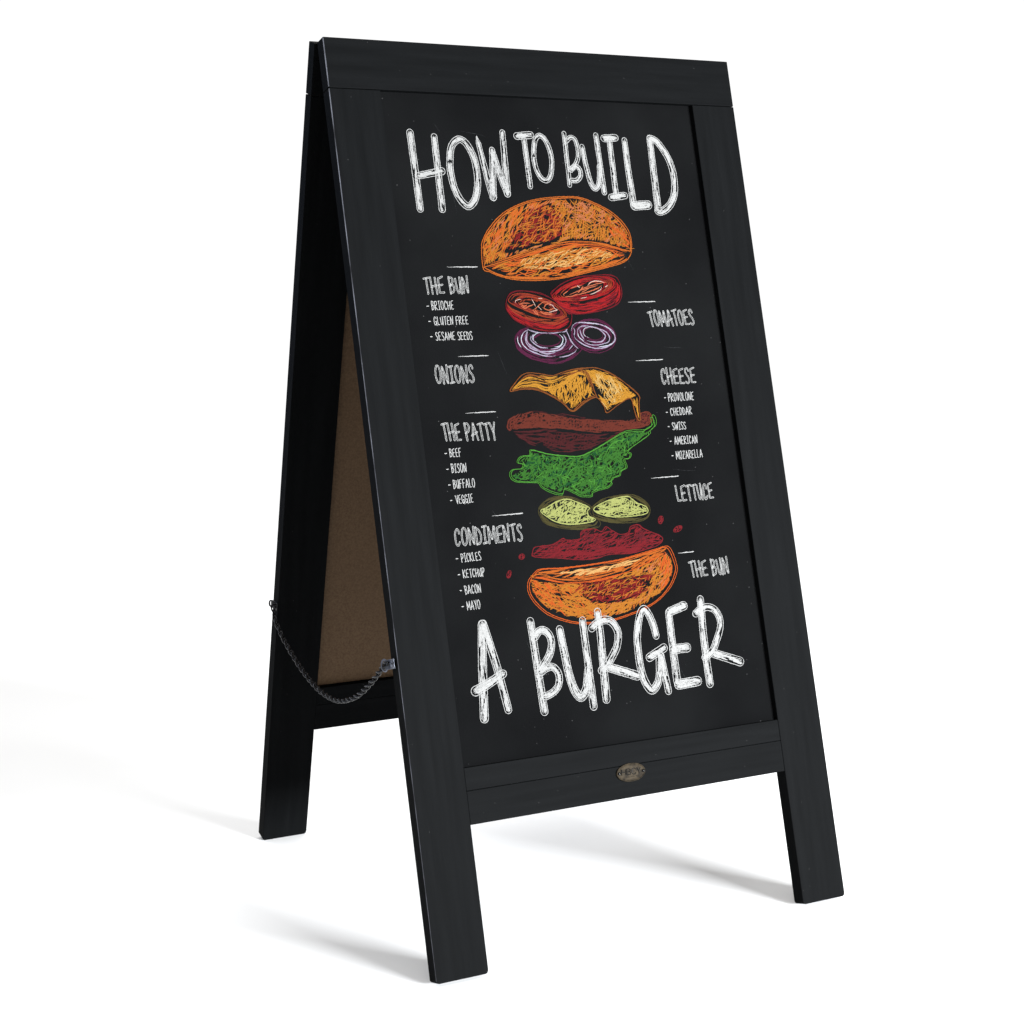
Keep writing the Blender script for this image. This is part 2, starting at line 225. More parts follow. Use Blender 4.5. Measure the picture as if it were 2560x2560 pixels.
['l',[[235.6,700.8],[245.8,708.8],[262.6,716.3],[283,720.8],[305.7,721.9],[317.3,718.2],[316.8,710.5],[305.7,703.5],[287.5,697.8],[265.9,694.5],[246.5,695.4],[237.6,697.3],[235.6,700.8]],[[247.1,702.8],[254.5,708.6],[266.6,713.9],[281.3,717.2],[297.7,717.9],[305.9,715.3],[305.6,709.8],[297.6,704.7],[284.6,700.6],[269,698.3],[255,698.9],[248.6,700.2],[247.1,702.8]],'tbr',0.75,0.12,1.1,0.74],
['l',[[235.6,700.8],[245.8,708.8],[262.6,716.3],[283,720.8],[305.7,721.9],[317.3,718.2],[316.8,710.5],[305.7,703.5],[287.5,697.8],[265.9,694.5],[246.5,695.4],[237.6,697.3],[235.6,700.8]],[[247.9,702.9],[255.1,708.5],[266.9,713.8],[281.2,716.9],[297.1,717.6],[305.1,715.1],[304.8,709.7],[297,704.8],[284.4,700.8],[269.3,698.5],[255.6,699.1],[249.4,700.4],[247.9,702.9]],'tdk',0.35,0.12,0.86,0.74],
['l',[[237.6,701.1],[247.4,708.8],[263.3,715.9],[282.7,720.2],[304.3,721.1],[315.2,717.7],[314.8,710.4],[304.2,703.7],[287,698.3],[266.5,695.2],[248,696],[239.6,697.8],[237.6,701.1]],[[256.2,704.3],[261.4,708.4],[269.8,712.1],[280,714.4],[291.4,714.9],[297.1,713],[296.8,709.2],[291.3,705.7],[282.3,702.9],[271.5,701.2],[261.7,701.6],[257.3,702.6],[256.2,704.3]],'tred',0.3,0.1,0.98,0.74],
['o',[[250.5,700.3],[249.9,702.7],[255.7,705.8]],'tsal',1.17,0,1,0.25,1],
['o',[[259.7,709],[269,711.3],[275.3,712]],'tsal',1.18,0,1,0.25,1],
['o',[[256.9,701.8],[268.1,705.7],[277.7,709.6],[296.4,714.2],[307.5,715.7]],'tsal',1.18,0,1,0.25,1],
['o',[[262.6,704.1],[277.4,708],[294.2,711.8]],'tsal',1.18,0,1,0.25,1],
['o',[[263.9,700.9],[281.4,704.7],[293.7,708.6],[299.6,711.8]],'tsal',1.18,0,1,0.25,1],
['o',[[281.6,711.9],[287.6,715.9],[296.7,716.2]],'tsal',1.19,0,1,0.25,1],
['o',[[267.8,703.3],[276.1,711.2]],'tsal',1.18,0,1,0.25,1],
['o',[[272.4,704],[282.9,708.7]],'tsal',1.18,0,1,0.25,1],
['o',[[251.2,699.5],[260.2,700.2],[267.7,702.5]],'tsal',1.17,0,1,0.25,1],
['o',[[281.6,711.9],[286.7,715.9],[295,717],[303.8,715]],'tpal',0.85,0,1,0.17,1],
['o',[[282.8,701.5],[290.3,703.8],[297.1,707],[299.4,710.2]],'tpal',0.85,0,1,0.17,1],
['o',[[270.5,697.3],[278.8,698.8]],'tpal',0.84,0,1,0.17,1],
['o',[[303,709.7],[307.9,712.1]],'tpal',0.85,0,1,0.17,1],
['o',[[268.2,712.1],[271.4,709.6]],'tpal',0.84,0,1,0.17,1],
['o',[[234.5,701.9],[240.6,708.9],[252,715.8],[269.8,720.9],[291.3,723.5],[310,723.6],[320.2,720],[324.2,710.4],[324.1,700.9],[318.8,692.6],[307.2,686.9],[290.5,682.4],[270.3,679.8],[257.3,680.6],[247.6,685.5],[239.6,692.6]],'tdk',0.86,1,2,0.73,0],
['o',[[235.6,700.8],[245.8,708.8],[262.6,716.3],[283,720.8],[305.7,721.9],[317.3,718.2],[316.8,710.5],[305.7,703.5],[287.5,697.8],[265.9,694.5],[246.5,695.4],[237.6,697.3]],'tred',0.86,1,1,0.49,0]],
'onion_left':[
['l',[[200.5,666.5],[191,662.8],[185,656.7],[182.8,650.5],[184.7,642.7],[191.5,636.3],[201.1,631.3],[212.7,627.8],[222.9,626.1],[235.2,626.4],[246.2,629.2],[255.7,633.6],[261.7,638.2],[264.4,641.3]],[[200.2,661],[193.5,656.5],[190.9,650.3],[193.6,644.8],[201.5,639.9],[210.6,636.9],[222.5,635.4],[233.2,636.3],[244.2,639.5],[250.9,643.3],[254,646.3],[255.9,647.1]],'pur',0.62,0.2,0.9,0.49],
['l',[[200.2,661],[193.5,656.5],[190.9,650.3],[193.6,644.8],[201.5,639.9],[210.6,636.9],[222.5,635.4],[233.2,636.3],[244.2,639.5],[250.9,643.3],[254,646.3],[255.9,647.1]],[[202.5,659.4],[199.2,654],[201,648.5],[208.1,643.6],[218.2,641.4],[228.6,641.1],[237.6,642.8],[244.5,647.4],[247,652.8],[243.3,657.7],[241.7,658.5],[240.9,658.9]],'pur',0.7,0.2,0.98,0.49],
['l',[[240.2,651.4],[239.5,649.6],[237.8,647.9],[235.3,646.4],[232,645.2],[228.3,644.4],[224.3,643.9],[220.1,643.9],[216.1,644.4],[212.4,645.2],[209.3,646.4],[206.8,647.9],[205.2,649.5],[204.5,651.4],[204.8,653.2],[206,655],[208.1,656.6],[210.9,657.9],[214.4,659],[218.3,659.6],[222.4,659.9],[226.5,659.7],[230.4,659],[233.9,658],[236.8,656.7],[238.8,655.1],[240,653.3],[240.2,651.4]],[[238,651.5],[237.4,650],[235.9,648.6],[233.7,647.3],[230.9,646.4],[227.6,645.7],[224.1,645.3],[220.5,645.3],[216.9,645.7],[213.7,646.4],[210.9,647.4],[208.8,648.6],[207.3,650],[206.7,651.5],[206.9,653],[208,654.5],[209.8,655.8],[212.3,656.9],[215.3,657.7],[218.7,658.3],[222.3,658.4],[226,658.3],[229.4,657.8],[232.4,656.9],[235,655.8],[236.8,654.5],[237.8,653],[238,651.5]],'pur',0.8,0.2,0.75,0.5],
['o',[[200.6,664.1],[194.1,660.3],[190.6,654.2],[191.3,647.2],[197.4,641.5],[205.5,637.4],[215.5,634.8],[224,633.4],[230.1,633.6]],'lav',0.9,0,2,0.82,1],
['o',[[199.6,662.6],[196.1,656.4],[195.9,649.4],[200.3,643.8],[209.2,639.7],[218.7,638.6],[228.3,639.1],[237.4,641.3],[244.2,645.8]],'lav',0.9,0,2,0.82,1],
['o',[[199.4,661.4],[197.3,655.6],[197.3,650.1],[202.2,644.5],[211.1,640.4]],'lav',0.9,0,2,0.82,1],
['o',[[246.9,663.9],[249.4,656.7],[252,650.4],[255.6,644.7],[259.4,640.7]],'lav',0.92,0,2,0.83,1],
['o',[[241.9,659.7],[246.4,660.8],[248.5,663.1]],'lav',0.92,0,2,0.83,1],
['o',[[199.8,664.1],[206.2,660.9],[217.3,659.7],[229.5,659.4],[241.1,660.5]],'lav',0.9,0,2,0.82,1],
['o',[[202.1,656.3],[202.3,651.6],[206.8,646.8],[213.3,643.5],[221.8,642.5]],'lav',0.9,0,2,0.82,1],
['o',[[222.2,638.9],[231.9,639.8],[239.4,642.8],[244.7,648.9],[245.4,653.7],[242.5,657.7]],'lav',0.91,0,2,0.83,1],
['o',[[225.1,641.2],[234.1,642.9],[241.8,647.4]],'lav',0.91,0,2,0.83,1],
['o',[[247.8,640.2],[252.9,644.8]],'lav',0.92,0,2,0.83,1],
['o',[[234.3,631.9],[244.2,633.2],[253.5,636.9],[257.1,640.3]],'lav',0.91,0,2,0.83,1],
['o',[[206.7,658.5],[203.7,655.4],[204.8,650.7]],'lav',0.9,0,2,0.82,1],
['o',[[210.9,638.8],[221,636.6],[230.7,637.5]],'lav',0.9,0,2,0.82,1],
['o',[[209.6,647.9],[205.7,651.5],[205.4,655.4],[208.5,658.5],[213.9,660.1]],'wht',0.9,0,1,0.25,1],
['o',[[238,657.4],[241.8,653],[240.1,647.5],[236.1,644.4],[229.9,643.8]],'wht',0.91,0,1,0.25,1],
['o',[[194,659.6],[190.8,654.2],[191.3,647.9],[196.7,642.3]],'wht',0.9,0,1,0.25,1],
['o',[[189.2,644.1],[186.2,650.4],[186.7,656.6]],'wht',0.9,0,1,0.24,1],
['o',[[222.2,638.9],[231,639.6]],'wht',0.91,0,1,0.25,1],
['o',[[200.5,666.5],[191,662.8],[185,656.7],[182.8,650.5],[184.7,642.7],[191.5,636.3],[201.1,631.3],[212.7,627.8],[222.9,626.1],[235.2,626.4],[246.2,629.2],[255.7,633.6],[261.7,638.2],[264.4,641.3]],'pur',0.66,0,3,0.98,0],
['o',[[238.9,651.5],[238.1,649.7],[236.3,648],[233.7,646.6],[230.3,645.6],[226.4,644.9],[222.3,644.7],[218.2,644.9],[214.4,645.5],[211,646.6],[208.4,648],[206.6,649.6],[205.9,651.4],[206.1,653.2],[207.4,654.9],[209.6,656.4],[212.6,657.6],[216.2,658.5],[220.2,659],[224.4,659],[228.4,658.6],[232.1,657.7],[235.1,656.5],[237.3,655],[238.6,653.3],[238.9,651.5]],'pur',0.67,1,1,0.33,0]],
'onion_right':[
['l',[[308.4,648.9],[306,644.9],[302.3,641.4],[297.5,638.7],[291.7,636.9],[285.5,636],[279,636.2],[272.6,637.3],[266.8,639.4],[261.7,642.3],[257.7,645.9],[254.9,649.9],[253.5,654.2],[253.7,658.6],[255.3,662.7],[258.3,666.4],[262.5,669.5],[267.7,671.9],[273.7,673.3],[280.1,673.7],[286.6,673.1],[292.8,671.5],[298.4,669],[303.1,665.7],[306.6,661.9],[308.7,657.6],[309.3,653.2],[308.4,648.9]],[[302.9,650.5],[301,647.4],[298.1,644.8],[294.3,642.7],[289.7,641.3],[284.7,640.7],[279.5,640.9],[274.4,641.8],[269.7,643.4],[265.6,645.7],[262.3,648.5],[260.1,651.6],[258.9,655],[259,658.3],[260.2,661.5],[262.6,664.3],[265.9,666.7],[270.1,668.4],[274.9,669.5],[280,669.8],[285.2,669.2],[290.2,668],[294.6,666],[298.4,663.5],[301.2,660.5],[303,657.2],[303.5,653.8],[302.9,650.5]],'pur',0.6,0.2,0.85,0.51],
['l',[[302.9,650.6],[301,647.6],[298.1,644.9],[294.3,642.9],[289.7,641.5],[284.7,640.9],[279.6,641],[274.5,642],[269.7,643.6],[265.6,645.9],[262.4,648.7],[260.1,651.8],[259,655.1],[259,658.5],[260.3,661.6],[262.6,664.5],[266,666.8],[270.1,668.6],[274.9,669.6],[280,669.9],[285.2,669.4],[290.2,668.1],[294.7,666.2],[298.4,663.6],[301.3,660.6],[303,657.3],[303.6,653.9],[302.9,650.6]],[[293.8,654],[292.8,652.4],[291.1,650.9],[288.9,649.8],[286.3,649.1],[283.4,648.8],[280.3,648.9],[277.3,649.4],[274.5,650.4],[272.1,651.7],[270.1,653.2],[268.8,655],[268.1,656.8],[268,658.7],[268.7,660.4],[270.1,662],[272,663.3],[274.4,664.2],[277.2,664.8],[280.2,664.9],[283.2,664.5],[286.2,663.8],[288.8,662.7],[291.1,661.2],[292.7,659.6],[293.8,657.7],[294.2,655.9],[293.8,654]],'pur',0.75,0.2,0.94,0.51],
['l',[[293.7,654.5],[292.7,652.8],[291.1,651.4],[288.9,650.3],[286.3,649.6],[283.4,649.3],[280.4,649.4],[277.5,650],[274.7,650.9],[272.3,652.2],[270.4,653.7],[269,655.4],[268.3,657.2],[268.3,659.1],[268.9,660.8],[270.3,662.3],[272.2,663.6],[274.6,664.5],[277.3,665],[280.3,665.1],[283.3,664.8],[286.1,664.1],[288.8,663],[291,661.5],[292.6,659.9],[293.7,658.1],[294.1,656.3],[293.7,654.5]],[[292.2,654.8],[291.3,653.4],[289.9,652.3],[288,651.4],[285.8,650.8],[283.3,650.6],[280.6,650.7],[278,651.2],[275.6,652],[273.5,653.1],[271.8,654.4],[270.5,655.8],[269.9,657.4],[269.8,658.9],[270.4,660.3],[271.5,661.6],[273.2,662.6],[275.3,663.4],[277.7,663.8],[280.2,663.8],[282.9,663.5],[285.4,662.9],[287.7,661.9],[289.7,660.7],[291.1,659.4],[292.1,657.8],[292.4,656.3],[292.2,654.8]],'pur',0.9,0.25,0.76,0.51],
['o',[[253.5,660.6],[256.2,666.9],[262.9,670.3],[276.3,670.1],[289.5,668.2],[298.1,665.2],[305.5,660.3],[308.2,653.8],[306.3,647.4],[298.4,643.6],[283.7,641.6]],'lav',0.84,0,2,0.84,1],
['o',[[256.7,658.2],[256.9,653.4],[262.2,647.7],[270.5,643.5],[280.9,640.9],[292.6,641],[304.1,645.1]],'lav',0.84,0,2,0.84,1],
['o',[[261.1,658.1],[262.7,662.8],[268.5,665.8],[278.3,665.6],[288.7,663],[296.3,659.7],[300.9,654],[299.2,648.4],[291.5,645.4],[281.4,644.5],[271,646.7],[263.7,651.7],[260.9,656.5]],'lav',0.84,0,2,0.84,1],
['o',[[279.9,664.4],[288.6,662.2],[295,656.5],[295.3,652.5],[290.2,648.6],[280.1,647.7],[272.4,649.9]],'lav',0.84,0,2,0.84,1],
['o',[[256.7,664.5],[258,661.3],[256.4,656.6]],'lav',0.84,0,2,0.84,1],
['o',[[264.5,662.7],[265.3,656.4],[268.9,650.7]],'lav',0.84,0,2,0.84,1],
['o',[[274.6,653],[269.6,655.5],[268.4,659.5],[270.8,663.4],[277.3,664.9]],'wht',0.84,0,1,0.25,1],
['o',[[261.3,659.6],[262.3,654.1],[267.8,649.2]],'wht',0.84,0,1,0.25,1],
['o',[[296.5,666.9],[303,661.9],[306.7,656.2]],'wht',0.85,0,1,0.26,1],
['o',[[271.8,669.8],[289.4,667.8]],'wht',0.84,0,1,0.25,1],
['o',[[285.6,642.4],[298.5,644],[305.8,647.4]],'wht',0.85,0,1,0.25,1],
['o',[[279.1,664.7],[288.7,662.6]],'wht',0.84,0,1,0.25,1],
['o',[[308.8,648.8],[306.3,644.7],[302.6,641.2],[297.6,638.5],[291.8,636.6],[285.5,635.7],[278.9,635.9],[272.5,637],[266.6,639.1],[261.4,642.1],[257.3,645.7],[254.5,649.8],[253.2,654.2],[253.3,658.6],[254.9,662.8],[258,666.6],[262.3,669.8],[267.6,672.1],[273.7,673.6],[280.2,674],[286.7,673.4],[293,671.8],[298.7,669.3],[303.4,665.9],[306.9,662],[309.1,657.7],[309.7,653.2],[308.8,648.8]],'pur',0.68,1,2,0.68,0],
['o',[[292.4,654.8],[291.5,653.3],[290,652.1],[288.1,651.2],[285.8,650.6],[283.2,650.4],[280.6,650.5],[277.9,651],[275.5,651.8],[273.3,652.9],[271.6,654.2],[270.4,655.7],[269.7,657.3],[269.7,658.9],[270.2,660.4],[271.4,661.7],[273.1,662.8],[275.2,663.5],[277.6,664],[280.3,664.1],[282.9,663.8],[285.5,663.1],[287.9,662.1],[289.8,660.9],[291.3,659.5],[292.3,657.9],[292.6,656.3],[292.4,654.8]],'pur',0.59,1,1,0.25,0]],
'cheese':[
['h',[[213.1,601.1],[228.4,604.9],[251.8,611.9],[266.6,610.3],[273.1,586.6],[258.9,583.8],[242.4,573.4],[230.1,582.8],[214.6,594.4]],'amb',65,0.75,17.38,1.16,14],
['h',[[213.1,601.1],[228.4,604.9],[251.8,611.9],[266.6,610.3],[273.1,586.6],[258.9,583.8],[242.4,573.4],[230.1,582.8],[214.6,594.4]],'amb',110,0.35,13.9,0.93,14],
['h',[[252,613.5],[262.6,617.1],[277.6,616.6],[294.7,611.5],[308.7,602.6],[303,598.9],[285,606.3],[272.6,600],[267.7,609.1]],'amb',-28,0.8,17.65,1.06,14],
['h',[[302.1,593.3],[318.7,592.1],[325.4,585.6],[318.7,583.6],[301,577.6],[293.1,575.7]],'amb',30,0.7,14.36,1.08,14],
['h',[[271,614.6],[292,610.5],[306.2,603.3],[318.7,592.1],[324.1,585.7],[301.2,578.7],[285.9,570.4],[277.7,583]],'amb',-40,0.7,20.14,1.18,14],
['h',[[252,613.5],[262.6,617.1],[277.6,616.6],[294.7,611.5],[308.7,602.6],[303,598.9],[285,606.3],[272.6,600],[267.7,609.1]],'amb',-28,0.8,17.65,1.06,14],
['h',[[302.1,593.3],[318.7,592.1],[325.4,585.6],[318.7,583.6],[301,577.6],[293.1,575.7]],'amb',30,0.7,14.36,1.08,14],
['h',[[271,614.6],[292,610.5],[306.2,603.3],[318.7,592.1],[300.1,579.9],[285.9,570.4],[277.7,583]],'ambl',-62,0.3,23.69,0.83,14],
['h',[[272.4,615.6],[285.8,611.8],[308.8,595.3],[304.4,583.1],[286.4,573.7],[277.4,589.8]],'ambl',70,0.16,14.23,0.83,14],
['h',[[282.8,591.8],[314.9,592.8],[320.3,585.8],[301.2,578.7],[285.9,570.4]],'amb',35,0.4,14.26,1.07,14],
['l',[[171.4,598.2],[183.6,607.6],[199.8,610.3],[221.2,606.3],[241.7,611.1],[262.4,616]],[[172.6,597.7],[183.7,600],[200.5,598.8],[214.4,593.3],[232.5,599.2],[251.6,610.8]],'amb',0.8,0.25,1.14,0.68],
['l',[[180,607.7],[193,614.4],[207.4,612.8],[221.8,610.1],[237.2,614],[255.1,617.3]],[[183.4,606.5],[194.6,608.3],[206.6,606.8],[220.9,604.1],[236.3,608],[254.5,613.5]],'amb',0.6,0.25,1.14,0.69],
['l',[[177.3,605.7],[193,614.4],[207.4,612.8],[221.8,610.7],[237.2,614],[262.6,617.1],[270.6,603.4],[274.4,586.5]],[[179.4,603.4],[192.3,609.5],[206.6,606.8],[221,605.2],[236.4,609.1],[258.5,615],[266.8,603.6],[273,585.5]],'abr',0.45,0.16,1.03,0.69],
['l',[[243.5,572.8],[260,582.7],[274.4,586.5]],[[242.7,575.6],[260.3,584.9],[273.5,588.8]],'abr',0.5,0.4,1.05,0.7],
['l',[[318.5,582.5],[321.5,568.9],[324,559.7]],[[326.4,583.3],[325.3,572.1],[325.3,559.7]],'amb',0.9,0.5,1.08,0.72],
['o',[[168.8,596.2],[176.1,605.7],[185.7,613.6],[194.5,615.8],[207.6,614.2],[222,611.8],[234.9,615.2],[248.9,618.1],[262.9,619.1],[277.9,618.3],[292.5,613.9],[306.5,605.5],[319.1,594.9],[328.6,584.9],[327.3,576.5],[326.4,558.5],[322.7,559.8],[320.3,568.9],[317.3,583.1],[300.9,576.5],[284.9,568.2],[281.7,576.2],[274.2,585.4],[259.8,581.5],[242,571.2],[230,581.7],[214.1,591.1],[200.3,597.2],[183.5,598.3]],'abr',0.91,1,2,0.68,0],
['o',[[262.6,617.1],[268,611.3],[270.9,601.2],[272.7,592.2],[275.4,584.8]],'abr',1.3,0,2,0.59,1],
['o',[[171.3,597.2],[182.4,599.5],[200.5,598.2],[214.3,592.2],[230.1,582.8],[242.2,572.3],[259.9,582.4],[273.8,586.6]],'abr',0.8,0,1,0.34,0]],
'patty':[
['l',[[161.8,563.9],[174.9,571.8],[189.6,573.2],[206.3,570.8],[229,566.8],[247.1,563.5],[271.8,560.8],[296.9,558.7],[316.2,559.5],[328.9,566.3],[339.2,565.3],[341.9,557.8]],[[162.2,554.1],[172.6,555.6],[187.1,555.7],[204,554.8],[227.1,553.4],[245.2,550.6],[269.7,546.9],[295.1,547.1],[314.6,548.7],[329,549.9],[335.8,551.8],[341.7,556.6]],'pat',0.55,0.1,1.36,1.13],
['h',[[161.8,563.9],[174.9,571.8],[189.6,573.2],[206.3,570.8],[229,566.8],[247.1,563.5],[271.8,560.8],[296.9,558.7],[316.2,559.5],[328.9,566.3],[339.2,565.3],[341.9,557.8],[341.7,556.6],[335.8,551.8],[329,549.9],[314.6,548.7],[295.1,547.1],[269.7,546.9],[245.2,550.6],[227.1,553.4],[204,554.8],[187.1,555.7],[172.6,555.6],[162.2,554.1]],'pat',70,0.5,10.2,1.02,14],
['h',[[161.8,563.9],[174.9,571.8],[189.6,573.2],[206.3,570.8],[229,566.8],[247.1,563.5],[271.8,560.8],[296.9,558.7],[316.2,559.5],[328.9,566.3],[339.2,565.3],[341.9,557.8],[341.7,556.6],[335.8,551.8],[329,549.9],[314.6,548.7],[295.1,547.1],[269.7,546.9],[245.2,550.6],[227.1,553.4],[204,554.8],[187.1,555.7],[172.6,555.6],[162.2,554.1]],'pat',25,0.4,13.6,1.02,14],
['h',[[161.8,563.9],[174.9,571.8],[189.6,573.2],[206.3,570.8],[229,566.8],[247.1,563.5],[271.8,560.8],[296.9,558.7],[316.2,559.5],[328.9,566.3],[339.2,565.3],[341.9,557.8],[341.7,556.6],[335.8,551.8],[329,549.9],[314.6,548.7],[295.1,547.1],[269.7,546.9],[245.2,550.6],[227.1,553.4],[204,554.8],[187.1,555.7],[172.6,555.6],[162.2,554.1]],'pat',-40,0.25,11.33,1.02,14],
['h',[[164.2,563.8],[198.7,568.7],[196.7,555.2],[164.2,555.1]],'pat',10,0.6,13.61,1.36,14],
['l',[[162.2,554.1],[172.6,555.6],[187.1,555.7],[204,554.8],[227.1,553.4],[245.2,550.6],[269.7,546.9],[295.1,547.1],[314.6,548.7],[329,549.9],[335.8,551.8],[341.7,556.6]],[[162.8,558.4],[173.2,559.9],[187.7,560],[204.6,559.2],[227.7,557.8],[245.9,555],[270.4,551.3],[295.8,551.5],[315.3,553.2],[329.7,554.4],[336.5,556.3],[342.4,561.1]],'pat',0.6,0.1,1.13,1.13],
['l',[[172.9,574.3],[197.2,575.4],[223.4,570.4],[259.7,563.8]],[[174.9,572],[196.9,573.2],[223,567.7],[259.3,561.6]],'patd',0.25,0.15,0.8,1.14],
['o',[[322.2,556.4],[324.5,563.1],[331.6,566.7],[339.1,564.7],[341.4,558.9],[335.9,552.4],[327,553.9]],'pat',0.96,0,3,1.2,0],
['o',[[336.9,559.1],[336.6,558.1],[336,557.1],[335.3,556.3],[334.3,555.6],[333.2,555.2],[332,554.9],[330.8,554.9],[329.6,555.1],[328.6,555.6],[327.7,556.3],[327.1,557.1],[326.7,558.1],[326.5,559.1],[326.7,560.1],[327.1,561.1],[327.8,562],[328.7,562.8],[329.8,563.4],[330.9,563.7],[332.1,563.9],[333.3,563.7],[334.4,563.4],[335.4,562.8],[336.1,562.1],[336.7,561.2],[336.9,560.2],[336.9,559.1]],'patd',0.85,1,2,0.97,0],
['o',[[162.8,554.1],[160.9,557.5],[163.7,564.9],[172.1,568.9]],'pat',1.02,0,3,1.13,0],
['l',[[166.2,552.9],[184.2,552.5],[208.5,552.4],[232.7,549.6],[257.1,546.2],[282.1,544.9],[306.6,547.1]],[[171.4,547.2],[182.4,540.1],[199.5,532.7],[217.3,528.4],[235.5,526.9],[254.3,527.5],[287.5,539.1]],'patd',0.55,0.14,1.25,1.36],
['h',[[198.6,551.3],[232.5,548.5],[256.9,545.1],[275.3,541.9],[254.4,528.6],[229.8,529.9],[206.1,535.6]],'patd',60,0.3,12.63,1.03,14],
['h',[[186.5,551.9],[232.5,548.5],[275.4,543],[254.4,528.6],[229.7,529.4],[194.1,537.3]],'patd',10,0.45,18.29,1.14,14]],
'lettuce':[
['h',[[185.7,529.1],[204.5,524.8],[226.1,521.9],[243.3,521],[260.2,525.5],[280.5,534.4],[300.9,543.4],[314.1,545.6],[328.2,544.9],[335.9,544.5],[323,536.1],[304.6,525.3],[306.4,520.2],[298.5,515.1],[298.4,506.1],[289.2,500],[278.1,493.5],[273.3,486.6],[255.1,482.8],[249.4,478.2],[238.4,479.5],[221.1,487.8],[213.8,483.9],[194.7,490.6],[189.5,496.9],[162.4,500.2],[157.7,505.3],[172.3,511.4],[174.3,516.7],[168.8,520.3],[175.4,524.2]],'grn',20,0.45,12.55,1.14,25],
['h',[[185.7,529.1],[204.5,524.8],[226.1,521.9],[243.3,521],[260.2,525.5],[280.5,534.4],[300.9,543.4],[314.1,545.6],[328.2,544.9],[335.9,544.5],[323,536.1],[304.6,525.3],[306.4,520.2],[298.5,515.1],[298.4,506.1],[289.2,500],[278.1,493.5],[273.3,486.6],[255.1,482.8],[249.4,478.2],[238.4,479.5],[221.1,487.8],[213.8,483.9],[194.7,490.6],[189.5,496.9],[162.4,500.2],[157.7,505.3],[172.3,511.4],[174.3,516.7],[168.8,520.3],[175.4,524.2]],'grn',60,0.35,12.55,1.14,25],
['h',[[185.7,529.1],[204.5,524.8],[226.1,521.9],[243.3,521],[260.2,525.5],[280.5,534.4],[300.9,543.4],[314.1,545.6],[328.2,544.9],[335.9,544.5],[323,536.1],[304.6,525.3],[306.4,520.2],[298.5,515.1],[298.4,506.1],[289.2,500],[278.1,493.5],[273.3,486.6],[255.1,482.8],[249.4,478.2],[238.4,479.5],[221.1,487.8],[213.8,483.9],[194.7,490.6],[189.5,496.9],[162.4,500.2],[157.7,505.3],[172.3,511.4],[174.3,516.7],[168.8,520.3],[175.4,524.2]],'grn',-35,0.35,12.55,1.14,25],
['h',[[185.7,529.1],[204.5,524.8],[226.1,521.9],[243.3,521],[260.2,525.5],[280.5,534.4],[300.9,543.4],[314.1,545.6],[328.2,544.9],[335.9,544.5],[323,536.1],[304.6,525.3],[306.4,520.2],[298.5,515.1],[298.4,506.1],[289.2,500],[278.1,493.5],[273.3,486.6],[255.1,482.8],[249.4,478.2],[238.4,479.5],[221.1,487.8],[213.8,483.9],[194.7,490.6],[189.5,496.9],[162.4,500.2],[157.7,505.3],[172.3,511.4],[174.3,516.7],[168.8,520.3],[175.4,524.2]],'grn',35,0.3,12.55,1.14,25],
['h',[[185.7,529.1],[204.5,524.8],[226.1,521.9],[243.3,521],[260.2,525.5],[280.5,534.4],[300.9,543.4],[314.1,545.6],[328.2,544.9],[335.9,544.5],[323,536.1],[304.6,525.3],[306.4,520.2],[298.5,515.1],[298.4,506.1],[289.2,500],[278.1,493.5],[273.3,486.6],[255.1,482.8],[249.4,478.2],[238.4,479.5],[221.1,487.8],[213.8,483.9],[194.7,490.6],[189.5,496.9],[162.4,500.2],[157.7,505.3],[172.3,511.4],[174.3,516.7],[168.8,520.3],[175.4,524.2]],'grn',85,0.2,12.55,1.14,25],
['h',[[173.7,521.1],[193.8,517.8],[190.7,513.6],[174.1,515.7]],'grd',15,0.5,11.35,1.13,14],
['h',[[211.8,508],[229,508.1],[220.8,502],[208.5,501.7]],'grd',30,0.5,10.35,1.04,14],
['h',[[216.9,492.4],[237.6,498.8],[240.9,496.4],[223.6,487.6]],'grd',30,0.5,11.51,1.15,14],
['h',[[293.5,536.5],[320.2,543],[317.1,539.8],[296.8,533]],'grd',25,0.6,14.26,1.19,14],
['h',[[185.7,529.1],[204.5,524.8],[226.1,521.9],[243.3,521],[260.2,525.5],[280.5,534.4],[300.9,543.4],[314.1,545.6],[328.2,544.9],[335.9,544.5],[323,536.1],[304.6,525.3],[306.4,520.2],[298.5,515.1],[298.4,506.1],[289.2,500],[278.1,493.5],[273.3,486.6],[255.1,482.8],[249.4,478.2],[238.4,479.5],[221.1,487.8],[213.8,483.9],[194.7,490.6],[189.5,496.9],[162.4,500.2],[157.7,505.3],[172.3,511.4],[174.3,516.7],[168.8,520.3],[175.4,524.2]],'grd',30,0.14,10.27,1.14,40],
['h',[[185.7,529.1],[204.5,524.8],[226.1,521.9],[243.3,521],[260.2,525.5],[280.5,534.4],[300.9,543.4],[314.1,545.6],[328.2,544.9],[335.9,544.5],[323,536.1],[304.6,525.3],[306.4,520.2],[298.5,515.1],[298.4,506.1],[289.2,500],[278.1,493.5],[273.3,486.6],[255.1,482.8],[249.4,478.2],[238.4,479.5],[221.1,487.8],[213.8,483.9],[194.7,490.6],[189.5,496.9],[162.4,500.2],[157.7,505.3],[172.3,511.4],[174.3,516.7],[168.8,520.3],[175.4,524.2]],'grl',40,0.04,7.99,0.8,60],
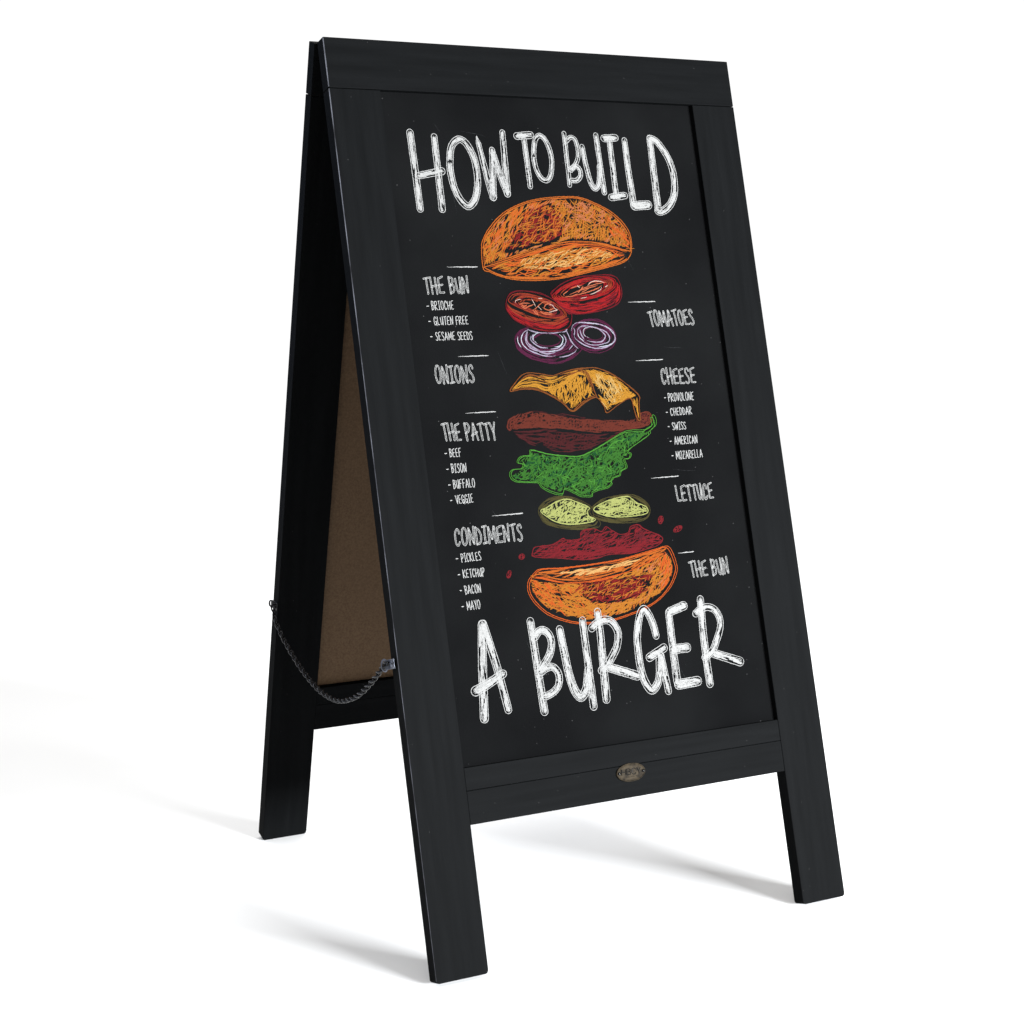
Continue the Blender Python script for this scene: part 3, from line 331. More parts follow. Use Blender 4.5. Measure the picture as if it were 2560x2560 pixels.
['o',[[184.9,531.8],[204.7,526.4],[226.3,523],[243.5,522],[260.5,527.2],[280.7,536.1],[301.2,545.1],[314.4,547.2],[328.5,546.6],[334,548.5],[342.5,553.2],[342.6,562.3],[345.5,562.1],[346.7,559.2],[346.8,555.3],[344.8,550.8],[337.4,545.5],[336.1,541.7],[324.1,535],[305.8,524.7],[309,520.6],[305.7,515.8],[299.8,515],[301,506],[293.3,502],[290.7,497.1],[283.4,495.4],[279.1,491.8],[279.2,488.4],[272.9,484.4],[262.6,482.9],[253.5,480.2],[251.7,476.4],[238.1,477.4],[230.1,481.7],[219.7,486.2],[215.2,480.5],[203.4,483.5],[192.1,489.7],[188.1,495.3],[176.2,496.6],[161,498.7],[155.3,504.9],[158.6,511.2],[170,512.1],[172.5,516.8],[166.2,518.8],[168.7,523.5],[174.4,525.9],[182.2,526]],'grl',0.91,1,1,0.23,0],
['o',[[186.2,530.9],[205.5,525.7],[226.6,522.4],[243.3,521.5],[259.9,526.3],[279.6,534.8],[299.5,543.3],[312.3,545.3],[326,544.6],[331.4,546.5],[339.7,550.9],[339.7,559.5],[342.5,559.4],[343.7,556.6],[343.8,552.9],[341.9,548.7],[334.7,543.6],[333.5,540],[321.8,533.6],[304,523.9],[307.2,520],[304,515.4],[298.2,514.7],[299.4,506.1],[292,502.4],[289.4,497.8],[282.4,496.1],[278.2,492.7],[278.3,489.5],[272.2,485.7],[262.2,484.2],[253.2,481.7],[251.5,478.1],[238.3,479],[230.4,483.2],[220.3,487.5],[215.9,482.1],[204.4,484.9],[193.4,490.8],[189.4,496.2],[177.9,497.4],[162.9,499.4],[157.4,505.3],[160.6,511.3],[171.8,512.1],[174.1,516.6],[168,518.5],[170.4,523],[176,525.3],[183.6,525.3]],'grl',0.8,1,1,0.34,0],
['o',[[219.9,492.2],[224.1,499.6],[229.9,505.8],[239.5,511.8]],'grl',0.92,0,1,0.35,1],
['o',[[276.1,521.9],[280.8,528.3],[289.4,534.5],[303.8,537.1]],'grl',0.94,0,1,0.35,1],
['o',[[191,515.8],[191.5,510.3],[194.8,507.9]],'grl',0.91,0,1,0.34,1],
['o',[[262.2,505],[269.5,503.4],[272.8,508.8]],'grl',0.94,0,1,0.35,1],
['o',[[250.4,484.8],[253.2,491.2],[251.4,495.7]],'grl',0.93,0,1,0.35,1],
['o',[[186.5,500.8],[195.7,506.2]],'grl',0.91,0,1,0.34,1],
['o',[[273,493.3],[275.2,490.9],[281.9,493.8]],'grl',0.94,0,1,0.35,1],
['o',[[206.5,505],[215.9,502.3],[221.9,509.6]],'grl',0.92,0,1,0.34,1],
['o',[[227.4,488.5],[236.4,491.2],[241.8,494.1]],'grl',0.92,0,1,0.35,1]],
'pickle_left':[
['l',[[185.1,466.3],[189.6,472],[200.1,477.7],[215,479.2],[229.4,476.6],[243.2,469.7],[249.9,464.5]],[[188.1,466.1],[196.5,469.9],[208.2,474.5],[221.8,475.7],[233.6,472.2],[242.9,467.7],[247.3,464.1]],'olv',0.9,0.25,1.25,0.68],
['l',[[185.6,465.2],[188,460.7],[194.4,454.9],[205.7,449.2],[223.6,446.2],[247.2,446.6],[254,450.5]],[[186.5,458.7],[192.6,450.9],[205.3,446.3],[223.1,442.8],[241.5,441.6],[254.2,443.4],[257.6,447.5]],'olv',1.3,0.3,1.25,0.68],
['h',[[187.4,465.1],[196.4,468.8],[209.4,474.4],[221.8,475.2],[233.6,471.7],[247.4,464.7],[244.4,461],[245.4,455.5],[253,451.7],[247.5,448.8],[224,448.3],[206.1,451.8],[194.8,458.1]],'pic',10,0.6,18.18,1.25,14],
['h',[[187.4,465.1],[196.4,468.8],[209.4,474.4],[221.8,475.2],[233.6,471.7],[247.4,464.7],[244.4,461],[245.4,455.5],[253,451.7],[247.5,448.8],[224,448.3],[206.1,451.8],[194.8,458.1]],'pic',75,0.45,9.09,0.91,22],
['h',[[187.4,465.1],[196.4,468.8],[209.4,474.4],[221.8,475.2],[233.6,471.7],[247.4,464.7],[244.4,461],[245.4,455.5],[253,451.7],[247.5,448.8],[224,448.3],[206.1,451.8],[194.8,458.1]],'pic',40,0.3,10.23,0.91,14],
['o',[[184.4,465.3],[188.3,471.5],[200.2,478.3],[215,479.5],[229.4,476.9],[243.2,469.9],[251,463.9],[251.1,456.2],[258,448],[255.4,442.7],[241.4,441],[223.1,442.4],[205.2,445.9],[191.4,450.8],[186.3,457.6]],'olv',0.79,1,1,0.45,0],
['o',[[187.4,465.1],[196.4,468.8],[209.4,474.4],[221.8,475.2],[233.6,471.7],[247.4,464.7],[244.4,461],[245.4,455.5],[253,451.7],[247.5,448.8],[224,448.3],[206.1,451.8],[194.8,458.1]],'pic',1.02,1,2,0.68,0]],
'pickle_right':[
['l',[[248.1,460.8],[256,467.9],[268.7,473.1],[294.4,475.2],[309.3,472.6],[320.3,464.6],[322.3,456.6]],[[251.3,461.7],[259.1,467.7],[276.1,472],[295.4,473.8],[302.7,471.4],[315.7,463.8],[319.7,456.8]],'olv',0.9,0.25,1.28,0.7],
['l',[[250.5,460.6],[257.4,456.3],[268.1,452.2],[286.7,449.8],[311,450.2],[320.7,454.5]],[[249.7,455.2],[261.4,449.4],[279.7,445.8],[294.8,444.7],[317.1,448.1],[322.2,454.4]],'olv',1.2,0.3,1.28,0.7],
['h',[[252.1,462.7],[261.6,467.5],[277.4,472],[296.6,473.4],[302.5,470.3],[308.2,465.4],[319,460.2],[320,454.6],[311.2,451.8],[286.9,451.4],[268.3,453.8],[256.4,458]],'pic',8,0.75,19.79,1.28,10],
['h',[[252.1,462.7],[261.6,467.5],[277.4,472],[296.6,473.4],[302.5,470.3],[308.2,465.4],[319,460.2],[320,454.6],[311.2,451.8],[286.9,451.4],[268.3,453.8],[256.4,458]],'pic',80,0.3,8.15,0.93,20],
['h',[[252.1,462.7],[261.6,467.5],[277.4,472],[296.6,473.4],[302.5,470.3],[308.2,465.4],[319,460.2],[320,454.6],[311.2,451.8],[286.9,451.4],[268.3,453.8],[256.4,458]],'pic',-20,0.3,12.81,0.93,14],
['o',[[246.9,460.9],[255.4,468],[268.8,473.6],[294.4,475.8],[309.4,473.1],[320.9,464.5],[323.1,455.5],[318.4,448],[305,444.5],[279.6,445.3],[261.3,448.9],[250.8,454]],'olv',0.81,1,1,0.46,0],
['o',[[252.1,462.7],[261.6,467.5],[277.4,472],[296.6,473.4],[302.5,470.3],[308.2,465.4],[319,460.2],[320,454.6],[311.2,451.8],[286.9,451.4],[268.3,453.8],[256.4,458]],'pic',1.05,1,2,0.7,0]],
'ketchup':[
['h',[[170.1,419.9],[174.2,426.8],[184.2,427.1],[197,428.3],[209.1,433],[215.2,431.4],[230.6,431.3],[232.2,438],[239.8,441.4],[251.3,440.5],[258.6,437.1],[264.7,442.4],[271.8,437.3],[281.6,432.5],[291,433.5],[295.9,440],[305.4,441],[313.9,435.2],[331.5,427.5],[334.7,422],[327.1,416.8],[311.8,413.4],[291.4,410.4],[265.2,411.5],[245.3,408.6],[226,409.1],[201.1,412.8],[182.5,415],[171.5,417]],'ket',14,0.8,22.27,1.17,10],
['h',[[170.1,419.9],[174.2,426.8],[184.2,427.1],[197,428.3],[209.1,433],[215.2,431.4],[230.6,431.3],[232.2,438],[239.8,441.4],[251.3,440.5],[258.6,437.1],[264.7,442.4],[271.8,437.3],[281.6,432.5],[291,433.5],[295.9,440],[305.4,441],[313.9,435.2],[331.5,427.5],[334.7,422],[327.1,416.8],[311.8,413.4],[291.4,410.4],[265.2,411.5],[245.3,408.6],[226,409.1],[201.1,412.8],[182.5,415],[171.5,417]],'ket',35,0.35,14.07,1.05,14],
['h',[[235.2,436.6],[251.1,438.8],[260.5,432.4],[254.4,426],[235.8,423]],'ketd',50,0.4,14.43,1.08,14],
['h',[[292.1,432.2],[305,438.2],[314.5,430.5],[319.7,420.8],[296.9,420.4]],'ketd',30,0.4,13.51,1.11,14],
['h',[[170.1,419.9],[174.2,426.8],[184.2,427.1],[197,428.3],[209.1,433],[215.2,431.4],[230.6,431.3],[232.2,438],[239.8,441.4],[251.3,440.5],[258.6,437.1],[264.7,442.4],[271.8,437.3],[281.6,432.5],[291,433.5],[295.9,440],[305.4,441],[313.9,435.2],[331.5,427.5],[334.7,422],[327.1,416.8],[311.8,413.4],[291.4,410.4],[265.2,411.5],[245.3,408.6],[226,409.1],[201.1,412.8],[182.5,415],[171.5,417]],'ketd',20,0.15,14.07,0.94,14],
['l',[[172.9,418],[201.3,414.5],[226.3,411.3],[245.6,410.8],[265.5,413.2],[291.7,412.7],[312.2,415.7]],[[174.8,422.3],[202.1,420.1],[227.3,418],[246.6,417.6],[266.4,419.4],[292.6,418.4],[319.7,420.8]],'ket',0.8,0.3,1.06,0.7],
['o',[[170.1,419.9],[174.2,426.8],[184.2,427.1],[197,428.3],[209.1,433],[215.2,431.4],[230.6,431.3],[232.2,438],[239.8,441.4],[251.3,440.5],[258.6,437.1],[264.7,442.4],[271.8,437.3],[281.6,432.5],[291,433.5],[295.9,440],[305.4,441],[313.9,435.2],[331.5,427.5],[334.7,422],[327.1,416.8],[311.8,413.4],[291.4,410.4],[265.2,411.5],[245.3,408.6],[226,409.1],[201.1,412.8],[182.5,415],[171.5,417]],'ketl',0.82,1,2,0.59,0],
['o',[[202.3,421.2],[223.1,424],[235.2,427.6],[249.9,430.9],[260.9,434.7]],'ketl',0.71,0,1,0.36,0],
['o',[[260.5,432.4],[267.3,425],[280.1,422.8],[292.1,432.2]],'ketl',0.73,0,1,0.36,0],
['h',[[338.5,443.7],[337,441.6],[335,440.5],[333.2,440.7],[332.1,442.1],[332.1,444.4],[333.2,446.7],[335.1,448.3],[337.1,448.8],[338.6,448],[339.1,446.1],[338.5,443.7]],'ket',50,0.9,5,1,14],
['o',[[338.5,443.7],[337,441.6],[335,440.5],[333.2,440.7],[332.1,442.1],[332.1,444.4],[333.2,446.7],[335.1,448.3],[337.1,448.8],[338.6,448],[339.1,446.1],[338.5,443.7]],'ketl',0.88,1,1,0.25,0],
['h',[[362,435.2],[361.7,433.4],[359.7,431.5],[356.6,430.1],[353.3,429.5],[350.9,430],[350.2,431.5],[351.4,433.3],[354.1,435.1],[357.4,436.1],[360.4,436.2],[362,435.2]],'ket',50,0.9,5.04,1.01,14],
['o',[[362,435.2],[361.7,433.4],[359.7,431.5],[356.6,430.1],[353.3,429.5],[350.9,430],[350.2,431.5],[351.4,433.3],[354.1,435.1],[357.4,436.1],[360.4,436.2],[362,435.2]],'ketl',0.88,1,1,0.25,0],
['h',[[161.2,419.5],[161.3,418],[160.3,416.4],[158.4,415.5],[156.4,415.3],[154.8,416.1],[154.1,417.5],[154.6,419.1],[156.1,420.4],[158.1,421],[160,420.7],[161.2,419.5]],'ket',50,0.9,4.67,0.93,14],
['o',[[161.2,419.5],[161.3,418],[160.3,416.4],[158.4,415.5],[156.4,415.3],[154.8,416.1],[154.1,417.5],[154.6,419.1],[156.1,420.4],[158.1,421],[160,420.7],[161.2,419.5]],'ketl',0.82,1,1,0.23,0],
['h',[[142.3,399.7],[140.9,397.8],[139.2,396.8],[137.8,397],[137.2,398.3],[137.4,400.4],[138.5,402.5],[140.2,404.1],[141.8,404.5],[142.8,403.7],[143,401.9],[142.3,399.7]],'ket',50,0.9,4.63,0.93,14],
['o',[[142.3,399.7],[140.9,397.8],[139.2,396.8],[137.8,397],[137.2,398.3],[137.4,400.4],[138.5,402.5],[140.2,404.1],[141.8,404.5],[142.8,403.7],[143,401.9],[142.3,399.7]],'ketl',0.81,1,1,0.23,0]],
'bun_bottom':[
['h',[[164.4,393.1],[177.6,389.7],[197.1,385.7],[222.2,383.5],[234.9,382.3],[226.3,376.3],[225.3,369.7],[234.4,362],[252.1,359.2],[252.3,343.3],[222.8,344.1],[202,349.5],[184.3,357.9],[173.2,367.9],[164.9,379.8]],'or',-28,0.55,19.84,1.05,14],
['h',[[164.4,393.1],[177.6,389.7],[197.1,385.7],[222.2,383.5],[234.9,382.3],[226.3,376.3],[225.3,369.7],[234.4,362],[252.1,359.2],[252.3,343.3],[222.8,344.1],[202,349.5],[184.3,357.9],[173.2,367.9],[164.9,379.8]],'och',12,0.4,17.51,1.05,14],
['h',[[164.4,393.1],[177.6,389.7],[197.1,385.7],[222.2,383.5],[234.9,382.3],[226.3,376.3],[225.3,369.7],[234.4,362],[252.1,359.2],[252.3,343.3],[222.8,344.1],[202,349.5],[184.3,357.9],[173.2,367.9],[164.9,379.8]],'och',-15,0.35,17.51,1.05,14],
['h',[[164.4,393.1],[177.6,389.7],[197.1,385.7],[222.2,383.5],[234.9,382.3],[226.3,376.3],[225.3,369.7],[234.4,362],[252.1,359.2],[252.3,343.3],[222.8,344.1],[202,349.5],[184.3,357.9],[173.2,367.9],[164.9,379.8]],'dor',-48,0.3,17.51,1.05,14],
['h',[[242.8,383.3],[268.1,387.3],[295.5,394],[316.5,400.3],[336.7,409],[342.2,400.4],[342.9,387.6],[335.3,374.4],[324.4,365],[309.8,357.1],[295.6,351.6],[275.1,346.8],[255,343.7],[242.1,344.4],[244.3,358.8],[277.1,360.2],[297.9,366.3],[311.6,377.7],[317,386.4],[294.1,385]],'or',62,0.5,16.82,1.08,14],
['h',[[242.8,383.3],[268.1,387.3],[295.5,394],[316.5,400.3],[336.7,409],[342.2,400.4],[342.9,387.6],[335.3,374.4],[324.4,365],[309.8,357.1],[295.6,351.6],[275.1,346.8],[255,343.7],[242.1,344.4],[244.3,358.8],[277.1,360.2],[297.9,366.3],[311.6,377.7],[317,386.4],[294.1,385]],'och',25,0.5,19.23,1.08,14],
['h',[[242.8,383.3],[268.1,387.3],[295.5,394],[316.5,400.3],[336.7,409],[342.2,400.4],[342.9,387.6],[335.3,374.4],[324.4,365],[309.8,357.1],[295.6,351.6],[275.1,346.8],[255,343.7],[242.1,344.4],[244.3,358.8],[277.1,360.2],[297.9,366.3],[311.6,377.7],[317,386.4],[294.1,385]],'och',50,0.3,15.62,1.08,14],
['h',[[242.8,383.3],[268.1,387.3],[295.5,394],[316.5,400.3],[336.7,409],[342.2,400.4],[342.9,387.6],[335.3,374.4],[324.4,365],[309.8,357.1],[295.6,351.6],[275.1,346.8],[255,343.7],[242.1,344.4],[244.3,358.8],[277.1,360.2],[297.9,366.3],[311.6,377.7],[317,386.4],[294.1,385]],'sal',40,0.12,14.42,1.2,14],
['h',[[316.5,400.3],[336.7,409],[342.2,400.4],[342.9,387.6],[335.3,374.4],[318.4,360.9],[326.6,378.6]],'dor',70,0.5,21.02,1.24,14],
['h',[[192.1,386.2],[242.8,383.3],[301.5,390],[314.4,386.6],[274.1,383.3],[234.9,382.3],[223.8,376.6],[196.2,379.1]],'och',14,0.55,23.58,1.06,14],
['h',[[222.6,368.8],[244.6,361.1],[277.1,360.2],[297.9,366.3],[303.4,358.9],[275.2,347.9],[242.3,345.5],[224.4,355.1]],'och',18,0.7,20.25,1.19,14],
['h',[[199.5,384.4],[229.8,382.8],[223.4,374.3],[222.6,368.8],[237.9,359.4],[229.4,345.6],[198.7,353.2]],'och',-18,0.4,20.1,1.06,14],
['h',[[213.5,376.4],[230.3,386.1],[255.1,387.8],[274.3,385],[294.5,387.2],[322.8,389.3],[313.9,375.1],[301.5,363.6],[278.1,357.9],[244.1,357.7],[229.4,362.5],[216.2,368.3]],'red',25,0.2,14.26,0.95,14],
['h',[[221.2,376.8],[235.1,383.4],[254.8,385.6],[274,382.8],[294.1,385],[318.5,387.4],[310.3,377.8],[298,367.4],[277.3,361.4],[244.6,361.1],[232.4,365.6],[220.3,370.1]],'red',25,0.62,17.87,1.19,14],
['h',[[221.2,376.8],[235.1,383.4],[254.8,385.6],[274,382.8],[294.1,385],[318.5,387.4],[310.3,377.8],[298,367.4],[277.3,361.4],[244.6,361.1],[232.4,365.6],[220.3,370.1]],'red',-15,0.35,15.49,1.19,14],
['h',[[221.2,376.8],[235.1,383.4],[254.8,385.6],[274,382.8],[294.1,385],[318.5,387.4],[310.3,377.8],[298,367.4],[277.3,361.4],[244.6,361.1],[232.4,365.6],[220.3,370.1]],'och',15,0.2,13.11,0.71,14],
['h',[[221.2,376.8],[235.1,383.4],[254.8,385.6],[274,382.8],[294.1,385],[318.5,387.4],[310.3,377.8],[298,367.4],[277.3,361.4],[244.6,361.1],[232.4,365.6],[220.3,370.1]],'or',60,0.1,7.15,0.71,14],
['l',[[174.1,400.1],[201.9,400.8],[224.8,401],[250.8,402.2],[277.2,403.8],[304.3,408],[337.5,413.6]],[[177.2,395.9],[197.8,390.1],[222.8,387],[242.2,387.9],[268.7,391.2],[296,397.4],[336.9,410.2]],'or',0.6,0.22,1.06,0.7],
['l',[[168.5,396.1],[178.3,394.7],[197.5,388.5],[222.5,385.1],[241.8,385.6],[268.4,389],[295.7,395.2],[336.7,409]],[[168.1,392.8],[177.9,391.9],[197.3,386.8],[222.2,383.5],[241.5,383.4],[267.9,386.1],[295.2,391.8],[336.4,406.7]],'dor',0.8,0.22,1.05,0.7],
['h',[[262.5,393.5],[289.7,399.1],[317.6,407.1],[337.1,411.3],[330.5,403.7],[302.4,395.7],[275.1,390.1]],'or',24,0.7,24.23,1.21,14],
['h',[[176.3,398.2],[194.1,399.4],[224.5,399],[250.2,397.9],[248.8,389],[222.9,387.9],[197.9,391.2]],'or',8,0.45,23.46,0.94,8],
['h',[[192.5,397],[211.6,397.9],[237.4,399],[263.4,399.1],[290.4,403.6],[307.6,403.6],[289.6,398.5],[262.7,394.8],[236.2,391],[210.9,393.5]],'crm',11,1.1,25.97,1.3,6],
['o',[[159.7,383.6],[161.6,391.2],[166.8,396.8],[174.4,402.3],[184.5,403.1],[202.1,402.1],[225,402.4],[251,403.5],[277.4,405.3],[304.5,409.4],[325.2,412.9],[339,414.9],[344.8,408.4],[348.2,395.3],[348.2,387.1],[340.7,373.9],[331.1,364.3],[317.5,355.2],[299,347.8],[278.4,343],[257,339.5],[234.9,338.9],[215.8,340.3],[197.6,345.5],[179.9,353.9],[168.9,363.9],[161.7,374.5]],'dor',0.93,1,1,0.35,0],
['o',[[161.8,383.5],[163.7,390.8],[168.7,396.3],[176.2,401.5],[186.1,402.3],[203.1,401.3],[225.6,401.6],[250.9,402.7],[276.6,404.4],[303,408.2],[323.1,411.6],[336.6,413.5],[342.2,407.2],[345.5,394.6],[345.6,386.8],[338.3,374],[328.9,364.8],[315.8,356],[297.7,348.9],[277.7,344.2],[256.8,340.9],[235.2,340.3],[216.7,341.6],[198.9,346.7],[181.6,354.8],[170.8,364.5],[163.8,374.8]],'dor',0.93,1,1,0.47,0],
['o',[[166.7,396.3],[177.5,397.5],[197.8,390.1],[222.7,386.8],[242.2,387.9],[268.8,391.8],[296,397.4],[317,403.7],[337.3,412.5]],'or',0.82,0,2,0.82,0],
['o',[[165.6,397.5],[168.8,393.8]],'och',0.7,0,1,0.47,0]]}
PLATE = [[233.6,177.5],[269.6,174.7],[254.2,185.7],[249.9,166.1]]
RIVETS = [[236.9,176.2],[266.6,175.6]]
PT = [[239.8,173.9],[263.6,173.3],[240.1,180.2]]
CHAIN = [[0.4438,0.3112],[0.441,0.3037],[0.4293,0.2927],[0.4088,0.28],[0.387,0.2702],[0.3655,0.2611],[0.3415,0.2532],[0.3154,0.2465],[0.2896,0.2423],[0.2592,0.2413],[0.2342,0.2439],[0.2096,0.2502],[0.1854,0.259],[0.1616,0.2713],[0.1405,0.2846],[0.1244,0.2958],[0.1107,0.3055],[0.1018,0.3112]]

# ------------------------------------------------------------------ materials
def srgb(c):
    return tuple(((v / 255 / 12.92) if v / 255 <= 0.04045 else ((v / 255 + 0.055) / 1.055) ** 2.4) for v in c)

def base_mat(name, color, rough=0.6, spec=0.3, metal=0.0):
    m = bpy.data.materials.new(name)
    m.use_nodes = True
    b = m.node_tree.nodes['Principled BSDF']
    b.inputs['Base Color'].default_value = (*color, 1)
    b.inputs['Roughness'].default_value = rough
    b.inputs['Specular IOR Level'].default_value = spec
    b.inputs['Metallic'].default_value = metal
    return m, m.node_tree, b

def noisy(m, nt, b, c0, c1, scale, stretch=(1, 1, 1), detail=4, bump=0.0, bump_scale=None, bump_stretch=None, lo=0.35, hi=0.65):
    tc = nt.nodes.new('ShaderNodeTexCoord')
    mp = nt.nodes.new('ShaderNodeMapping')
    mp.inputs['Scale'].default_value = stretch
    nz = nt.nodes.new('ShaderNodeTexNoise')
    nz.inputs['Scale'].default_value = scale
    nz.inputs['Detail'].default_value = detail
    rp = nt.nodes.new('ShaderNodeValToRGB')
    rp.color_ramp.elements[0].position = lo
    rp.color_ramp.elements[1].position = hi
    rp.color_ramp.elements[0].color = (*c0, 1)
    rp.color_ramp.elements[1].color = (*c1, 1)
    L = nt.links.new
    L(tc.outputs['Object'], mp.inputs['Vector'])
    L(mp.outputs['Vector'], nz.inputs['Vector'])
    L(nz.outputs['Fac'], rp.inputs['Fac'])
    L(rp.outputs['Color'], b.inputs['Base Color'])
    if bump:
        mp2 = nt.nodes.new('ShaderNodeMapping')
        mp2.inputs['Scale'].default_value = bump_stretch or stretch
        n2 = nt.nodes.new('ShaderNodeTexNoise')
        n2.inputs['Scale'].default_value = bump_scale or scale
        n2.inputs['Detail'].default_value = 5
        bp = nt.nodes.new('ShaderNodeBump')
        bp.inputs['Strength'].default_value = bump
        bp.inputs['Distance'].default_value = 0.0006
        L(tc.outputs['Object'], mp2.inputs['Vector'])
        L(mp2.outputs['Vector'], n2.inputs['Vector'])
        L(n2.outputs['Fac'], bp.inputs['Height'])
        L(bp.outputs['Normal'], b.inputs['Normal'])
    return rp

def specks(nt, b, rp, color, scale=330, thr=0.028):
    """tiny pale dust specks, scattered over a painted surface"""
    tc = nt.nodes.new('ShaderNodeTexCoord')
    vo = nt.nodes.new('ShaderNodeTexVoronoi')
    vo.inputs['Scale'].default_value = scale
    cmp_ = nt.nodes.new('ShaderNodeMath'); cmp_.operation = 'LESS_THAN'
    cmp_.inputs[1].default_value = 0.22
    wn = nt.nodes.new('ShaderNodeSeparateColor')
    c2 = nt.nodes.new('ShaderNodeMath'); c2.operation = 'LESS_THAN'
    c2.inputs[1].default_value = thr
    mu = nt.nodes.new('ShaderNodeMath'); mu.operation = 'MULTIPLY'
    mx = nt.nodes.new('ShaderNodeMix'); mx.data_type = 'RGBA'
    mx.inputs['B'].default_value = (*color, 1)
    L = nt.links.new
    L(tc.outputs['Object'], vo.inputs['Vector'])
    L(vo.outputs['Distance'], cmp_.inputs[0])
    L(vo.outputs['Color'], wn.inputs['Color'])
    L(wn.outputs[0], c2.inputs[0])
    L(cmp_.outputs[0], mu.inputs[0]); L(c2.outputs[0], mu.inputs[1])
    L(mu.outputs[0], mx.inputs['Factor'])
    L(rp.outputs['Color'], mx.inputs['A'])
    L(mx.outputs['Result'], b.inputs['Base Color'])

def paint_mat(name, stretch, stretch2):
    m, nt, b = base_mat(name, (0.006, 0.006, 0.006), 0.58, 0.010)
    rp = noisy(m, nt, b, (0.0023, 0.0025, 0.0027), (0.0037, 0.0040, 0.0043), 26, stretch2, 6, 0.22, 60, stretch, lo=0.25, hi=0.75)
    specks(nt, b, rp, (0.02, 0.02, 0.02), 420, 0.003)
    return m
PAINT_V = paint_mat('black_paint_upright_grain', (14, 0.6, 14), (4, 0.25, 4))
PAINT_H = paint_mat('black_paint_level_grain', (0.6, 14, 14), (0.25, 4, 4))

WORN, nt, b = base_mat('worn_edge', (0.06, 0.06, 0.07), 0.6, 0.3)
noisy(WORN, nt, b, (0.012, 0.012, 0.014), (0.13, 0.135, 0.16), 45, (1, 0.5, 1), 6, lo=0.34, hi=0.60)

BOARD, nt, b = base_mat('chalkboard_slate', (0.008, 0.0082, 0.0084), 0.8, 0.004)
rp = noisy(BOARD, nt, b, (0.0026, 0.0027, 0.0029), (0.0039, 0.0041, 0.0043), 7, (1, 1, 1), 6, 0.12, 900, (1, 1, 1))
specks(nt, b, rp, (0.03, 0.03, 0.03), 420, 0.006)

FIBRE, nt, b = base_mat('brown_hardboard', (0.2, 0.13, 0.09), 0.75, 0.15)
noisy(FIBRE, nt, b, (0.060, 0.0355, 0.0185), (0.092, 0.0565, 0.0305), 420, (1, 1, 1), 3, 0.25, 600, (1, 1, 1), lo=0.3, hi=0.7)

ZINC, nt, b = base_mat('zinc_plated_steel', (0.13, 0.14, 0.17), 0.38, 0.5, 1.0)
BLACK_STEEL, nt, b = base_mat('blackened_steel', (0.0015, 0.0015, 0.002), 0.14, 0.22, 0.0)
BRASS, nt, b = base_mat('aged_brass', (0.2, 0.17, 0.12), 0.65, 0.08, 0.05)
noisy(BRASS, nt, b, (0.007, 0.0052, 0.0030), (0.026, 0.0195, 0.0115), 240, (1, 1, 1), 4, 0.5, 900, (1, 1, 1))
DARK, nt, b = base_mat('dark_recess', (0.002, 0.0018, 0.0015), 0.5, 0.1)

FLOOR, nt, b = base_mat('white_studio_floor', (0.86, 0.86, 0.86), 0.8, 0.1)
noisy(FLOOR, nt, b, (0.855, 0.855, 0.855), (0.875, 0.875, 0.875), 2.0, (1, 1, 1), 2)

COLORS = dict(white=(233, 233, 231), och=(206, 128, 44), dor=(222, 100, 38), sal=(207, 122, 80), red=(140, 34, 34), crm=(236, 182, 112),
              tred=(178, 32, 36), tdk=(120, 28, 38), tbr=(165, 66, 40), tsal=(218, 118, 82), tpal=(240, 208, 194), pur=(95, 34, 68),
              lav=(192, 180, 204), wht=(222, 232, 240), amb=(214, 150, 52), ambl=(226, 184, 112), abr=(146, 84, 40), pat=(116, 52, 40),
              patd=(82, 34, 36), grn=(62, 122, 46), grd=(28, 84, 44), grl=(84, 158, 58), olv=(84, 78, 44), pic=(190, 196, 116),
              ket=(136, 34, 42), ketd=(105, 34, 42), ketl=(138, 36, 44), faint=(70, 72, 74))
COLORS['or'] = (214, 112, 42)
CHALK_GAIN = 0.222
CHALK = {}
for k, c in COLORS.items():
    lin = tuple(min(0.9, v * CHALK_GAIN) for v in srgb(c))
    m, nt, b = base_mat('chalk_' + k, lin, 0.9, 0.05)
    noisy(m, nt, b, tuple(v * 0.86 for v in lin), tuple(min(0.92, v * 1.05) for v in lin), 500, (1, 1, 1), 2, lo=0.25, hi=0.6)
    CHALK[k] = m

# ------------------------------------------------------------------ object helpers
def link(name, me, mats, parent=None, mw=None, label=None):
    o = bpy.data.objects.new(name, me)
    COL.objects.link(o)
    for m in mats:
        me.materials.append(m)
    if parent is not None:
        o.parent = parent
        o.matrix_parent_inverse = Matrix.Identity(4)
        o.matrix_basis = parent_world(parent).inverted() @ (mw or Matrix.Identity(4))
    elif mw is not None:
        o.matrix_basis = mw
    if label:
        o['label'] = label
    return o

def parent_world(p):
    m = p.matrix_basis.copy()
    while p.parent is not None:
        p = p.parent
        m = p.matrix_basis @ m
    return m

